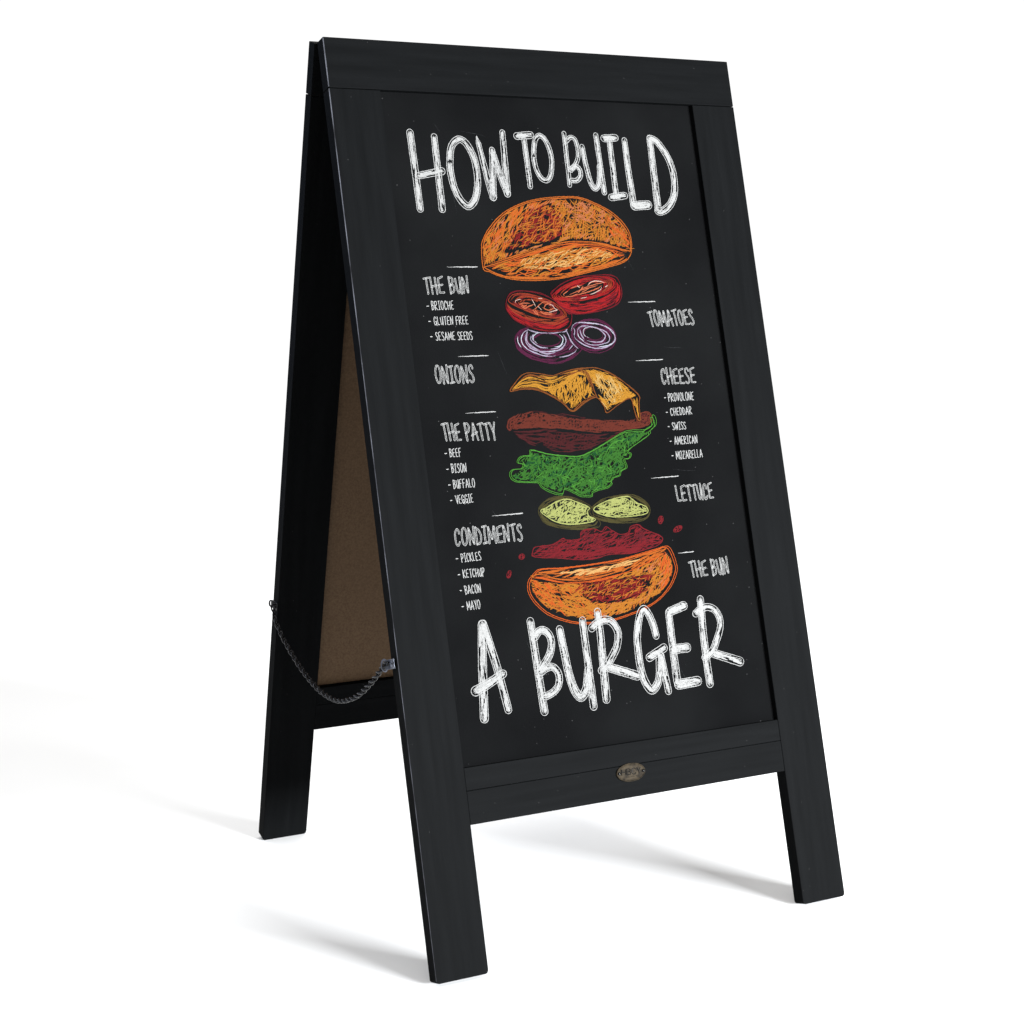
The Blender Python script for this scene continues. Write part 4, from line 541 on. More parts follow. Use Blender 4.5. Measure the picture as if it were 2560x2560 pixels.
def box_bm(x0, x1, y0, y1, z0, z1, bev=0.0012, worn=None, round_bottom=0.0, crisp=None):
    """bevelled timber; worn(a, b) picks the edges whose bevel shows rubbed-through paint"""
    bm = bmesh.new()
    bmesh.ops.create_cube(bm, size=1)
    for v in bm.verts:
        v.co = Vector((x0 if v.co.x < 0 else x1, y0 if v.co.y < 0 else y1, z0 if v.co.z < 0 else z1))
    if round_bottom:
        es = [e for e in bm.edges if all(abs(v.co.y - y0) < 1e-6 for v in e.verts) and abs(e.verts[0].co.z - e.verts[1].co.z) > 1e-4]
        bmesh.ops.bevel(bm, geom=es, offset=round_bottom, segments=4, profile=0.5, affect='EDGES')
    sharp = [e for e in bm.edges if len(e.link_faces) == 2 and e.calc_face_angle(0) > 0.6]
    if worn:
        we = [e for e in sharp if worn(e.verts[0].co, e.verts[1].co)]
        rest = [e for e in sharp if e not in we]
        ids = set(f for f in bm.faces)
        r = bmesh.ops.bevel(bm, geom=we, offset=0.0008, segments=1, profile=0.5, affect='EDGES', material=1)
        for f in r['faces']:
            f.material_index = 1
        sharp = [e for e in bm.edges if len(e.link_faces) == 2 and e.calc_face_angle(0) > 1.2]
    if crisp:
        sharp = [e for e in sharp if not all(abs(v.co.x - crisp) < 2e-4 for v in e.verts)]
    bmesh.ops.bevel(bm, geom=sharp, offset=bev, segments=2, profile=0.5, affect='EDGES', clamp_overlap=True)
    bmesh.ops.recalc_face_normals(bm, faces=bm.faces[:])
    return bm

def to_mesh(name, bm, smooth=False):
    me = bpy.data.meshes.new(name)
    bm.to_mesh(me)
    bm.free()
    if smooth:
        for p in me.polygons:
            p.use_smooth = True
    return me

def tube_into(bm, pts, r, n=8, closed=False):
    pts = [Vector(p) for p in pts]
    N = len(pts)
    rings = []
    up = None
    for i in range(N):
        a = pts[(i - 1) % N] if (closed or i > 0) else pts[i]
        c = pts[(i + 1) % N] if (closed or i < N - 1) else pts[i]
        t = (c - a).normalized()
        if up is None:
            up = t.orthogonal().normalized()
        else:
            up = (up - t * up.dot(t)).normalized()
        s = t.cross(up)
        rings.append([bm.verts.new(pts[i] + (up * math.cos(q) + s * math.sin(q)) * r) for q in [2 * math.pi * k / n for k in range(n)]])
    for i in range(N if closed else N - 1):
        A, B = rings[i], rings[(i + 1) % N]
        for k in range(n):
            bm.faces.new((A[k], A[(k + 1) % n], B[(k + 1) % n], B[k]))
    if not closed:
        bm.faces.new(rings[0][::-1])
        bm.faces.new(rings[-1])

def disc_into(bm, cx, cy, rx, ry, z0, z1, n=48, dome=0.0):
    """oval plate standing on z0, rounded towards z1"""
    loops = []
    for k, z in ((1.0, z0), (1.0, z0 + (z1 - z0) * 0.6), (0.965, z1), (0.6, z1 + dome * 0.7)):
        loops.append([bm.verts.new((cx + rx * k * math.cos(2 * math.pi * i / n), cy + ry * k * math.sin(2 * math.pi * i / n), z)) for i in range(n)])
    for A, B in zip(loops, loops[1:]):
        for i in range(n):
            bm.faces.new((A[i], A[(i + 1) % n], B[(i + 1) % n], B[i]))
    c = bm.verts.new((cx, cy, z1 + dome))
    for i in range(n):
        bm.faces.new((loops[-1][i], loops[-1][(i + 1) % n], c))
    bm.faces.new(loops[0][::-1])

# ------------------------------------------------------------------ the setting
def floor_mesh():
    bm = bmesh.new()
    bmesh.ops.create_grid(bm, x_segments=2, y_segments=2, size=2.6)
    for v in bm.verts:
        v.co += Vector((0.4, 0.7, 0))
    return to_mesh('floor', bm)
fl = link('floor', floor_mesh(), [FLOOR])
fl['kind'] = 'structure'

# ------------------------------------------------------------------ the sign
sign = bpy.data.objects.new('sandwich_board', None)
COL.objects.link(sign)
sign.location = (PW / 2, YC, 0)
sign['label'] = 'black wooden A-frame chalkboard sign with a chalk drawing of an exploded burger'
sign['category'] = 'sign'

eps = 1e-4
lft = lambda a, b: abs(a.x - b.x) < eps and a.x < 1e-4 and abs(a.z - b.z) < eps           # long edges at the left outside
def left_front(a, b): return lft(a, b) and abs(a.y - b.y) > 0.1
def inner_right(a, b): return abs(a.x - b.x) < eps and abs(a.x - (PW - ST)) < eps and abs(a.z) < eps and abs(a.z - b.z) < eps and abs(a.y - b.y) > 0.1
def rail_top(a, b): return abs(a.y - V2) < eps and abs(b.y - V2) < eps and abs(a.z) < eps and abs(b.z) < eps
def foot_edge(a, b): return False

def panel(mw, zs, front):
    z0, z1 = (-TH, 0) if front else (0, TH)
    g = 0.0004
    rail = box_bm(0, PW, PL - TOP_H + g, PL, z0, z1, 0.0008, left_front_short if front else None)
    link('top_rail', to_mesh('top_rail', rail), [PAINT_H, WORN], sign, mw)
    for x0, x1, wf in ((0, ST, left_front), (PW - ST, PW, None)):
        b_ = box_bm(x0, x1, 0, PL - TOP_H - g, z0, z1, 0.0006, wf if front else None, 0.0035, ST if x0 == 0 else None)
        link('leg', to_mesh('leg', b_), [PAINT_V, WORN], sign, mw)
    # the lower rail: two boards glued edge to edge, the joint shows as a fine groove
    bm = bmesh.new()
    gy = 0.1838
    for y0, y1 in ((V3, gy - 0.00015), (gy + 0.00015, V2)):
        t = box_bm(ST + g * 0.6, PW - ST - g * 0.6, y0, y1, z0, z1, 0.0005, None)
        me = bpy.data.meshes.new('tmp'); t.to_mesh(me); t.free(); bm.from_mesh(me); bpy.data.meshes.remove(me)
    link('bottom_rail', to_mesh('bottom_rail', bm), [PAINT_H, WORN], sign, mw)
    # the board, let into the frame: slate outside, brown hardboard inside
    e = 0.006
    bt = 0.004
    o0 = -REC if front else REC
    i0 = o0 - bt if front else o0 + bt
    bm = bmesh.new()
    bmesh.ops.create_cube(bm, size=1)
    for v in bm.verts:
        v.co = Vector((ST - e if v.co.x < 0 else PW - ST + e, V2 - e if v.co.y < 0 else PL - TOP_H + e, min(o0, i0) if v.co.z < 0 else max(o0, i0)))
    for f in bm.faces:
        c = f.calc_center_median()
        f.material_index = 0 if abs(c.z - o0) < 1e-5 else 1
    bmesh.ops.recalc_face_normals(bm, faces=bm.faces[:])
    return link('chalkboard', to_mesh('chalkboard', bm), [BOARD, FIBRE], sign, mw)

def left_front_short(a, b):
    return abs(a.x - b.x) < eps and a.x < 1e-4 and abs(a.z) < eps and abs(b.z) < eps

board = panel(MAT_F, -1, True)
panel(MAT_B, 1, False)

# ------------------------------------------------------------------ chalk
MM = 0.001
class Chalk:
    """flat chalk marks on the board; every mark lies a few microns above the one before it"""
    def __init__(self, seed, base=0.00012):
        self.v, self.f, self.m, self.mats = [], [], [], []
        self.z = self.base = base - REC
        self.top, self.most = {}, 0
        self.r = random.Random(seed)
        self.thin = 1.0                                      # how thinly the hatching covers
    def mat(self, col):
        if col not in self.mats:
            self.mats.append(col)
        return self.mats.index(col)
    def rib(self, pts, w, col, t0=0.0, t1=0.0, closed=False, rough=0.15):
        n = len(pts)
        if n < 2:
            return
        cells = set()
        for i, p in enumerate(pts):
            for q in ((p,) if i == 0 else (p, lerp(pts[i - 1], p, .5))):
                for ox in (-w / 2, w / 2):
                    for oy in (-w / 2, w / 2):
                        cells.add((int((q[0] + ox) / 1.2), int((q[1] + oy) / 1.2)))
        lv = 1 + max(self.top.get(c, 0) for c in cells)
        for c in cells:
            self.top[c] = lv
        self.most = max(self.most, lv)
        self.z = self.base + lv * 5e-6
        mi = self.mat(col)
        b = len(self.v)
        for i, p in enumerate(pts):
            a = pts[i - 1] if (i > 0 or closed) else p
            c = pts[(i + 1) % n] if (i < n - 1 or closed) else p
            dx, dy = c[0] - a[0], c[1] - a[1]
            l = math.hypot(dx, dy) or 1e-9
            k = 1.0
            if not closed:
                s = i / (n - 1)
                if t0 and s < t0: k = 0.25 + 0.75 * s / t0
                if t1 and s > 1 - t1: k = min(k, 0.25 + 0.75 * (1 - s) / t1)
            h = w / 2 * k * (1 + self.r.uniform(-rough, rough))
            nx, ny = -dy / l * h, dx / l * h
            self.v.append(((p[0] + nx) * MM, (p[1] + ny) * MM, self.z))
            self.v.append(((p[0] - nx) * MM, (p[1] - ny) * MM, self.z))
        for i in range(n if closed else n - 1):
            j = (i + 1) % n
            self.f.append((b + 2 * i + 1, b + 2 * j + 1, b + 2 * j, b + 2 * i))
            self.m.append(mi)
    def done(self, name, label=None):
        me = bpy.data.meshes.new(name)
        me.from_pydata(self.v, [], self.f)
        for p, mi in zip(me.polygons, self.m):
            p.material_index = mi
        return link(name, me, [CHALK[c] for c in self.mats], board, MAT_F, label)

def lerp(a, b, t):
    return (a[0] + (b[0] - a[0]) * t, a[1] + (b[1] - a[1]) * t)

def smooth(pts, closed=False, step=1.0):
    """Catmull-Rom through the points, then even steps"""
    n = len(pts)
    if n == 2 and not closed:
        dense = [lerp(pts[0], pts[1], i / 40) for i in range(41)]
    else:
        dense = []
        for i in range(n if closed else n - 1):
            p0 = pts[(i - 1) % n] if (closed or i > 0) else pts[0]
            p1, p2 = pts[i], pts[(i + 1) % n]
            p3 = pts[(i + 2) % n] if (closed or i < n - 2) else pts[-1]
            for k in range(10):
                t = k / 10
                dense.append(tuple(0.5 * (2 * p1[q] + (p2[q] - p0[q]) * t + (2 * p0[q] - 5 * p1[q] + 4 * p2[q] - p3[q]) * t * t + (3 * p1[q] - p0[q] - 3 * p2[q] + p3[q]) * t ** 3) for q in (0, 1)))
        dense.append(tuple(pts[0] if closed else pts[-1]))
    return resample(dense, step)

def resample(pts, step):
    L = [0]
    for a, b in zip(pts, pts[1:]):
        L.append(L[-1] + math.hypot(b[0] - a[0], b[1] - a[1]))
    n = max(2, int(round(L[-1] / step)))
    out, j = [], 0
    for i in range(n + 1):
        s = L[-1] * i / n
        while j < len(L) - 2 and L[j + 1] < s:
            j += 1
        out.append(lerp(pts[j], pts[j + 1], (s - L[j]) / max(1e-9, L[j + 1] - L[j])))
    return out

def offset(pts, d, closed=False):
    n, out = len(pts), []
    for i, p in enumerate(pts):
        a = pts[i - 1] if (i > 0 or closed) else p
        c = pts[(i + 1) % n] if (i < n - 1 or closed) else p
        dx, dy = c[0] - a[0], c[1] - a[1]
        l = math.hypot(dx, dy) or 1e-9
        k = d[i] if isinstance(d, list) else d
        out.append((p[0] - dy / l * k, p[1] + dx / l * k))
    return out

def capsule(pts, hw):
    """closed outline round a stroke, with round ends"""
    left = offset(pts, hw)
    right = offset(pts, [-h for h in hw])
    def cap(p, q, c):
        out = []
        a0 = math.atan2(p[1] - c[1], p[0] - c[0])
        r = math.hypot(p[0] - c[0], p[1] - c[1])
        for k in range(1, 7):
            a = a0 - math.pi * k / 7
            out.append((c[0] + r * math.cos(a), c[1] + r * math.sin(a)))
        return out
    return left + cap(left[-1], right[-1], pts[-1]) + right[::-1] + cap(right[0], left[0], pts[0])

def wob(pts, amp, r):
    """a hand's slow wander"""
    a1, a2 = r.uniform(0, 6.28), r.uniform(0, 6.28)
    f1, f2 = r.uniform(0.02, 0.05), r.uniform(0.06, 0.12)
    return [(p[0] + amp * math.sin(a1 + i * f1 * 6.28), p[1] + amp * math.sin(a2 + i * f2 * 6.28)) for i, p in enumerate(pts)]

def big_stroke(ch, pts, hw, closed, tip):
    r = ch.r
    c = smooth(pts, closed, 1.0)
    if closed:
        c = c[:-1]
    n = len(c)
    hs = [hw[0] + (hw[-1] - hw[0]) * i / (n - 1) for i in range(n)]
    if tip:
        hs = [h * min(1, 0.12 + i / 9) for i, h in enumerate(hs)]
    ow = 0.66
    if closed:
        for sgn in (1, -1):
            ch.rib(wob(offset(c, [sgn * h * 0.96 for h in hs], True), 0.08, r), ow, 'white', closed=True, rough=0.3)
    else:
        ch.rib(wob(capsule(c, [h * 0.96 for h in hs]), 0.08, r), ow, 'white', closed=True, rough=0.3)
        if r.random() < 0.5:
            ch.rib(wob(offset(c, [r.choice((-1, 1)) * h * 0.9 for h in hs]), 0.12, r), 0.4, 'white', 0.2, 0.2)
    # body: lengthwise streaks that thin out towards the outline
    lane = 0.72
    mh = sum(hs) / n
    inner = mh - 1.1
    k = max(3, int(2 * inner / lane))
    c0, hs0 = c, hs
    for q in range(k):
        o = -1 + 2 * (q + 0.5) / k
        edge = abs(o)
        if not closed:
            ea = max(0, int(hs0[0] * 1.0 * math.sqrt(1 - o * o) - 0.75 + r.uniform(-1.0, 0.4))) if not tip else 0
            eb = max(0, int(hs0[-1] * 1.0 * math.sqrt(1 - o * o) - 0.75 + r.uniform(-1.0, 0.4)))
            da = (c0[0][0] - c0[1][0], c0[0][1] - c0[1][1]); db = (c0[-1][0] - c0[-2][0], c0[-1][1] - c0[-2][1])
            c = [(c0[0][0] + da[0] * m, c0[0][1] + da[1] * m) for m in range(ea, 0, -1)] + c0 + [(c0[-1][0] + db[0] * m, c0[-1][1] + db[1] * m) for m in range(1, eb + 1)]
            hs = [hs0[0]] * ea + hs0 + [hs0[-1]] * eb
            n = len(c)
        i = r.randint(0, 2)
        while i < n - (0 if closed else 1):
            ln = int(r.uniform(10, 60) * (1.25 - 0.85 * edge ** 2))
            j = min(n - 1, i + max(3, ln))
            seg = []
            jo = r.uniform(-0.10, 0.10)
            for t in range(i, j + 1):
                hh = hs[t] - 1.3
                seg.append(offset_pt(c, t, (o + jo / max(1, mh)) * hh, closed))
            if len(seg) > 2:
                ch.rib(seg, lane * r.uniform(0.72, 1.25), 'white', 0.06, 0.06, rough=0.4)
            i = j + int(r.uniform(1, 5) + (edge ** 2) * r.uniform(4, 34))

def offset_pt(c, t, d, closed):
    n = len(c)
    a = c[t - 1] if (t > 0 or closed) else c[t]
    b_ = c[(t + 1) % n] if (t < n - 1 or closed) else c[t]
    dx, dy = b_[0] - a[0], b_[1] - a[1]
    l = math.hypot(dx, dy) or 1e-9
    return (c[t][0] - dy / l * d, c[t][1] + dx / l * d)

for gi, (name, lab) in enumerate((('chalk_title', 'big white chalk words HOW TO BUILD'), ('chalk_title', 'big white chalk words A BURGER'))):
    ch = Chalk(11 + gi, 0.0007 if gi else 0.00012)
    for g, pts, hw, closed, tip in BIG:
        if g == gi:
            big_stroke(ch, [tuple(p) for p in pts], hw, closed, tip)
    ch.done(name, lab)

# ---- hand lettering for the menu
def ellp(cx, cy, rx, ry, n=14, a0=100):
    return [(cx + rx * math.cos(math.radians(a0 + 360 * i / n)), cy + ry * math.sin(math.radians(a0 + 360 * i / n))) for i in range(n + 1)]
FONT = {
 'A': (.44, [[(.02, 0), (.2, 1), (.42, -.02)], [(.0, .26), (.42, .44)]]),
 'B': (.34, [[(.04, -.03), (0, 1.02)], [(.0, .93), (.16, .97), (.25, .84), (.22, .66), (.05, .48)], [(.05, .46), (.22, .52), (.31, .34), (.24, .1), (.05, .02)]]),
 'C': (.36, [[(.31, .72), (.27, .92), (.17, .98), (.06, .8), (.03, .45), (.08, .12), (.19, .02), (.31, .22)]]),
 'D': (.36, [[(.04, 0), (0, 1)], [(0, .97), (.18, .86), (.32, .56), (.31, .22), (.19, .04), (.04, .03)]]),
 'E': (.36, [[(.32, 1.0), (.03, .9), (.04, .04), (.34, .05)], [(.04, .48), (.28, .52)]]),
 'F': (.34, [[(.32, 1.0), (.03, .92), (.04, -.02)], [(.04, .5), (.28, .55)]]),
 'G': (.4, [[(.32, .72), (.26, .94), (.16, .98), (.05, .76), (.03, .38), (.1, .06), (.2, .04), (.3, .22), (.32, .42)], [(.18, .4), (.38, .48)], [(.33, .42), (.38, -.08)]]),
 'H': (.4, [[(0, 1.0), (.05, 0)], [(.31, .98), (.36, 0)], [(.03, .43), (.38, .52)]]),
 'I': (.28, [[(.13, .97), (.15, .03)], [(0, .96), (.26, 1)], [(.02, 0), (.28, .04)]]),
 'K': (.36, [[(.04, 0), (0, 1)], [(.33, .98), (.05, .42), (.36, .0)]]),
 'L': (.32, [[(0, 1), (.05, .03), (.3, .05)]]),
 'M': (.5, [[(.04, 0), (.02, 1), (.24, .22), (.42, 1), (.48, 0)]]),
 'N': (.38, [[(.03, 0), (0, .98), (.32, .0), (.34, 1.04)]]),
 'O': (.4, [ellp(.19, .5, .17, .5)]),
 'P': (.34, [[(.04, -.02), (0, 1)], [(0, .93), (.2, .97), (.3, .78), (.22, .52), (.04, .42)]]),
 'R': (.38, [[(.04, -.02), (0, 1)], [(0, .93), (.2, .97), (.29, .8), (.22, .56), (.05, .44), (.38, .02)]]),
 'S': (.34, [[(.3, .8), (.24, .97), (.11, .95), (.04, .78), (.12, .58), (.27, .36), (.29, .12), (.16, .0), (.02, .1)]]),
 'T': (.36, [[(0, .93), (.36, 1.0)], [(.17, .95), (.21, 0)]]),
 'U': (.38, [[(0, .93), (.06, .3), (.14, .03), (.25, .12), (.3, .5), (.3, 1.02)], [(.3, 1.02), (.36, -.02)]]),
 'V': (.36, [[(0, 1), (.18, 0), (.34, 1)]]),
 'W': (.52, [[(0, 1), (.14, 0), (.25, .75), (.38, 0), (.5, 1)]]),
 'Y': (.36, [[(0, .98), (.19, .46)], [(.35, 1.02), (.2, .46), (.19, -.02)]]),
 'Z': (.36, [[(0, .93), (.32, 1), (.0, .04), (.35, .05)]]),
 ' ': (.2, [])}
GAP = .10
def lettering(ch, kind, s, bl, br, tl, dash=None):
    r = ch.r
    adv = sum(FONT[c][0] + GAP for c in s) - GAP
    ux, uy = (br[0] - bl[0]), (br[1] - bl[1])
    vx, vy = (tl[0] - bl[0]), (tl[1] - bl[1])
    x = 0.0
    hgt = math.hypot(vx, vy)
    for c in s:
        w, strokes = FONT[c]
        dy, sc = r.uniform(-.025, .025), r.uniform(.97, 1.03)
        for st in strokes:
            pts = []
            for (a, b_) in st:
                t = (x + a) / adv
                q = b_ * sc + dy
                pts.append((bl[0] + ux * t + vx * q, bl[1] + uy * t + vy * q))
            if len(pts) > 2 and c not in 'EFLMNVWZKYA':
                p = smooth(pts, False, .5)
            else:
                p = resample(pts, .5)
            p = wob(p, .06, r)
            if kind == 0:                                   # headings: only the outline of each stroke
                hw = [0.68 * r.uniform(.9, 1.1)] * len(p)
                cap = capsule(p, hw)
                ch.rib(cap, .50, 'white', closed=True, rough=.35)
            else:
                ch.rib(p, .70 if hgt > 7.5 else .64, 'white', .0, .0, rough=.2)
        x += w + GAP
    if dash:
        ch.rib(resample(dash, .5), .95, 'white', .15, .15)

cur = None
pend = []
for e in TXT:
    kind, s = e[0], e[1]
    if kind == 0:
        ch = Chalk(sum(map(ord, s)) + len(pend))
        lettering(ch, *e)
        ch.done('chalk_heading', 'outlined chalk heading ' + s)
        pend.append(s)
        cur = s
items, head_ = {}, None
for e in TXT:
    if e[0] == 0:
        head_ = e[1]
    else:
        items.setdefault(head_, []).append(e)
for hname, es in items.items():
    ch = Chalk(77 + len(hname))
    for e in es:
        lettering(ch, *e)
    ch.done('chalk_list', 'dashed chalk list under ' + hname)
for i, (a, b_) in enumerate(RULES):
    ch = Chalk(300 + i)
    p = wob(resample([a, b_], 1.0), .12, ch.r)
    ch.rib(p, .95, 'white', .5, .03, rough=.35)
    ch.done('chalk_rule')

# ---- the burger
def inside(p, poly):
    c, n = False, len(poly)
    j = n - 1
    for i in range(n):
        yi, yj = poly[i][1], poly[j][1]
        if (yi > p[1]) != (yj > p[1]) and p[0] < (poly[j][0] - poly[i][0]) * (p[1] - yi) / (yj - yi) + poly[i][0]:
            c = not c
        j = i
    return c
def parea(poly):
    return abs(sum(poly[i][0] * poly[i - 1][1] - poly[i - 1][0] * poly[i][1] for i in range(len(poly)))) / 2

def hatch(ch, poly, col, ang, cov, ln, w, jit):
    r = ch.r
    xs, ys = [p[0] for p in poly], [p[1] for p in poly]
    cov, w = cov * ch.thin, w * 1.18
    want, got, tries = cov * parea(poly), 0.0, 0
    while got < want and tries < 6000:
        tries += 1
        p = (r.uniform(min(xs), max(xs)), r.uniform(min(ys), max(ys)))
        if not inside(p, poly):
            continue
        a = math.radians(ang + r.gauss(0, jit))
        l = ln * r.uniform(.45, 1.15)
        cv = r.uniform(-.12, .12) * l
        ca, sa = math.cos(a), math.sin(a)
        N = 12
        pts = []
        for i in range(N + 1):
            t = i / N - .5
            k = cv * (1 - 4 * t * t)
            pts.append((p[0] + ca * l * t - sa * k, p[1] + sa * l * t + ca * k))
        ok = [inside(q, poly) for q in pts]
        i0 = i1 = N // 2
        while i0 > 0 and ok[i0 - 1]: i0 -= 1
        while i1 < N and ok[i1 + 1]: i1 += 1
        if i1 - i0 < 3:
            continue
        ww = w * r.uniform(.55, 1.2)
        ch.rib(pts[i0:i1 + 1], ww, col, .3, .3, rough=.25)
        got += l * (i1 - i0) / N * ww * .8

def loft(ch, A, B, col, cov, ln, w, jit):
    r = ch.r
    A, B = smooth(A, False, .8), smooth(B, False, .8)
    n = 60
    def at(P, s):
        x = max(0, min(1, s)) * (len(P) - 1)
        i = min(int(x), len(P) - 2)
        return lerp(P[i], P[i + 1], x - i)
    LA = sum(math.hypot(b[0] - a[0], b[1] - a[1]) for a, b in zip(A, A[1:]))
    wid = sum(math.hypot(at(A, k / 8)[0] - at(B, k / 8)[0], at(A, k / 8)[1] - at(B, k / 8)[1]) for k in range(9)) / 9
    want, got, tries = cov * LA * max(wid, w), 0.0, 0
    while got < want and tries < 3000:
        tries += 1
        l = ln * r.uniform(.5, 1.3)
        s0 = r.uniform(-l * .4, 1 - l * .6)
        s1 = min(1, s0 + l); s0 = max(0, s0)
        if s1 - s0 < .03: continue
        t0 = r.random(); t1 = t0 + r.uniform(-.18, .18)
        m = max(4, int((s1 - s0) * LA / 1.2))
        pts = []
        for i in range(m + 1):
            q = i / m
            s = s0 + (s1 - s0) * q
            pts.append(lerp(at(A, s), at(B, s), max(0, min(1, t0 + (t1 - t0) * q))))
        ww = w * r.uniform(.55, 1.2)
        ch.rib(wob(pts, jit * .12, r), ww, col, .25, .25, rough=.25)
        got += (s1 - s0) * LA * ww * .85

def outline(ch, pts, col, w, closed, rep, jit, taper):
    r = ch.r
    for k in range(rep):
        p = [(a + (r.uniform(-jit, jit) if k else r.uniform(-.3, .3) * jit), b_ + (r.uniform(-jit, jit) if k else r.uniform(-.3, .3) * jit)) for a, b_ in pts]
        s = smooth(p, bool(closed), .7)
        if closed: s = s[:-1]
        s = wob(s, .1, r)
        ch.rib(s, w * r.uniform(.7, 1.0), col, .2 if taper else 0, .2 if taper else 0, closed=bool(closed), rough=.22)

NAMES = dict(bun_top=('bun_drawing', 'domed top bun hatched in orange chalk'), tomato_left=('tomato_drawing', 'lower left chalk tomato slice'),
             tomato_right=('tomato_drawing', 'upper right chalk tomato slice'), onion_left=('onion_drawing', 'larger chalk onion ring at the left'),
             onion_right=('onion_drawing', 'smaller chalk onion ring at the right'), cheese=('cheese_drawing', None), patty=('patty_drawing', None),
             lettuce=('lettuce_drawing', None), pickle_left=('pickle_drawing', 'left chalk pickle slice'), pickle_right=('pickle_drawing', 'right chalk pickle slice'),
             ketchup=('ketchup_drawing', None), bun_bottom=('bun_drawing', 'bottom bun hatched in orange chalk behind the last title line'))
BASE = dict(onion_left=0.0001, onion_right=0.0002, tomato_left=0.00035, tomato_right=0.0005, patty=0.0001, cheese=0.0005, lettuce=0.0005, pickle_left=0.0001, pickle_right=0.00035, ketchup=0.0001, bun_bottom=0.0001)
for i, (k, ops) in enumerate(DRAWINGS.items()):
    ch = Chalk(500 + i, BASE.get(k, 0.0001))
    ch.thin = 0.84 if k.startswith('bun') else 0.86
    for op in ops:
        if op[0] == 'h':
            hatch(ch, op[1], *op[2:])
        elif op[0] == 'l':
            loft(ch, op[1], op[2], *op[3:])
        else:
            outline(ch, op[1], *op[2:])
    print(k, len(ch.f), 'top of stack mm', ch.most, round((ch.base + REC) * 1000 + ch.most * 5e-3, 3))
    ch.done(NAMES[k][0], NAMES[k][1])

# faint scratches and wiped chalk dust on the slate
for (x, y, a, l) in ((150, 885, -10, 30), (118, 893, -55, 12), (130, 820, -85, 26), (300, 700, 62, 40), (330, 760, -65, 34), (160, 640, -72, 26), (245, 300, -72, 24), (130, 470, -60, 10), (335, 280, -70, 20), (150, 330, -70, 16), (290, 690, 70, 30), (370, 640, -4, 26), (110, 560, -50, 8), (360, 500, -6, 30)):
    ch = Chalk(900 + x, 0.00005)
    a = math.radians(a)
    p = [(x + math.cos(a) * l * t, y + math.sin(a) * l * t) for t in [k / 12 for k in range(13)]]
    ch.rib(wob(p, .3, ch.r), .28, 'faint', .5, .5, rough=.6)
    ch.done('scratch')

# ------------------------------------------------------------------ name plate
px = [p[0] for p in PLATE]; py = [p[1] for p in PLATE]
pcx, pcy = (px[0] + px[1]) / 2 * MM, (py[2] + py[3]) / 2 * MM
prx, pry = abs(px[1] - px[0]) / 2 * MM, abs(py[2] - py[3]) / 2 * MM
bm = bmesh.new()
disc_into(bm, pcx, pcy, prx, pry, 0.0002, 0.0013, 56, 0.0003)
tube_into(bm, [(pcx + prx * .96 * math.cos(2 * math.pi * i / 56), pcy + pry * .96 * math.sin(2 * math.pi * i / 56), 0.0013) for i in range(56)], 0.0005, 6, True)
# row of tiny worn ornament under the letters
for i in range(9):
    t = (i - 4) / 4
    disc_into(bm, pcx + t * prx * .45, pcy - pry * (.48 - .06 * t * t), 0.0004, 0.0004, 0.0012, 0.0021, 6)
plate = link('name_plate', to_mesh('name_plate', bm, True), [BRASS], sign, MAT_F, 'oval aged brass plate reading HBCY')
bm = bmesh.new()
def plate_letters():
    s = 'HBCY'
    a, b_, t = PT
    STK = {'H': [[(0, 0), (0, 1)], [(.6, 0), (.6, 1)], [(0, .5), (.6, .5)]],
           'B': [[(0, 0), (0, 1), (.4, 1), (.55, .85), (.5, .6), (.35, .52), (0, .52)], [(.35, .52), (.6, .4), (.6, .15), (.42, 0), (0, 0)]],
           'C': [[(.6, .8), (.45, 1), (.2, 1), (.02, .75), (0, .3), (.15, .02), (.42, 0), (.6, .2)]],
           'Y': [[(0, 1), (.3, .5), (.6, 1)], [(.3, .5), (.3, 0)]]}
    for k, c in enumerate(s):
        for st in STK[c]:
            pts = []
            for (x, y) in st:
                q = (k * .78 + x) / (3 * .78 + .6)
                pts.append(((a[0] + (b_[0] - a[0]) * q + (t[0] - a[0]) * y) * MM, (a[1] + (b_[1] - a[1]) * q + (t[1] - a[1]) * y) * MM, 0.0017))
            tube_into(bm, pts, 0.00046, 6)
plate_letters()
link('lettering', to_mesh('lettering', bm), [DARK], plate, MAT_F)
for (x, y) in RIVETS:
    bm = bmesh.new()
    disc_into(bm, x * MM, y * MM, 0.0016, 0.0016, 0.0012, 0.0022, 16, 0.0006)
    link('rivet', to_mesh('rivet', bm, True), [BLACK_STEEL], plate, MAT_F)

# ------------------------------------------------------------------ chain between the two panels
def F3(x, v, w):
    return MAT_F @ Vector((x, v, -w))
def B3(x, v, w):
    return MAT_B @ Vector((x, v, w))
curve = [Vector((-0.005, p[0], p[1])) for p in CHAIN]
def dense3(P):
    pts = []
    n = len(P)
    for i in range(n - 1):
        p0, p1, p2, p3 = P[max(0, i - 1)], P[i], P[i + 1], P[min(n - 1, i + 2)]
        for k in range(20):
            t = k / 20
            pts.append(0.5 * (2 * p1 + (p2 - p0) * t + (2 * p0 - 5 * p1 + 4 * p2 - p3) * t * t + (3 * p1 - p0 - 3 * p2 + p3) * t ** 3))
    pts.append(P[-1])
    return pts
dn = dense3(curve)
acc = [0]
for a, b_ in zip(dn, dn[1:]):
    acc.append(acc[-1] + (b_ - a).length)
def at_len(s):
    for i in range(len(acc) - 1):
        if acc[i + 1] >= s:
            return dn[i].lerp(dn[i + 1], (s - acc[i]) / max(1e-9, acc[i + 1] - acc[i])), (dn[i + 1] - dn[i]).normalized()
    return dn[-1], (dn[-1] - dn[-2]).normalized()
PITCH, LL, LR, WR = 0.0062, 0.0048, 0.0022, 0.00095
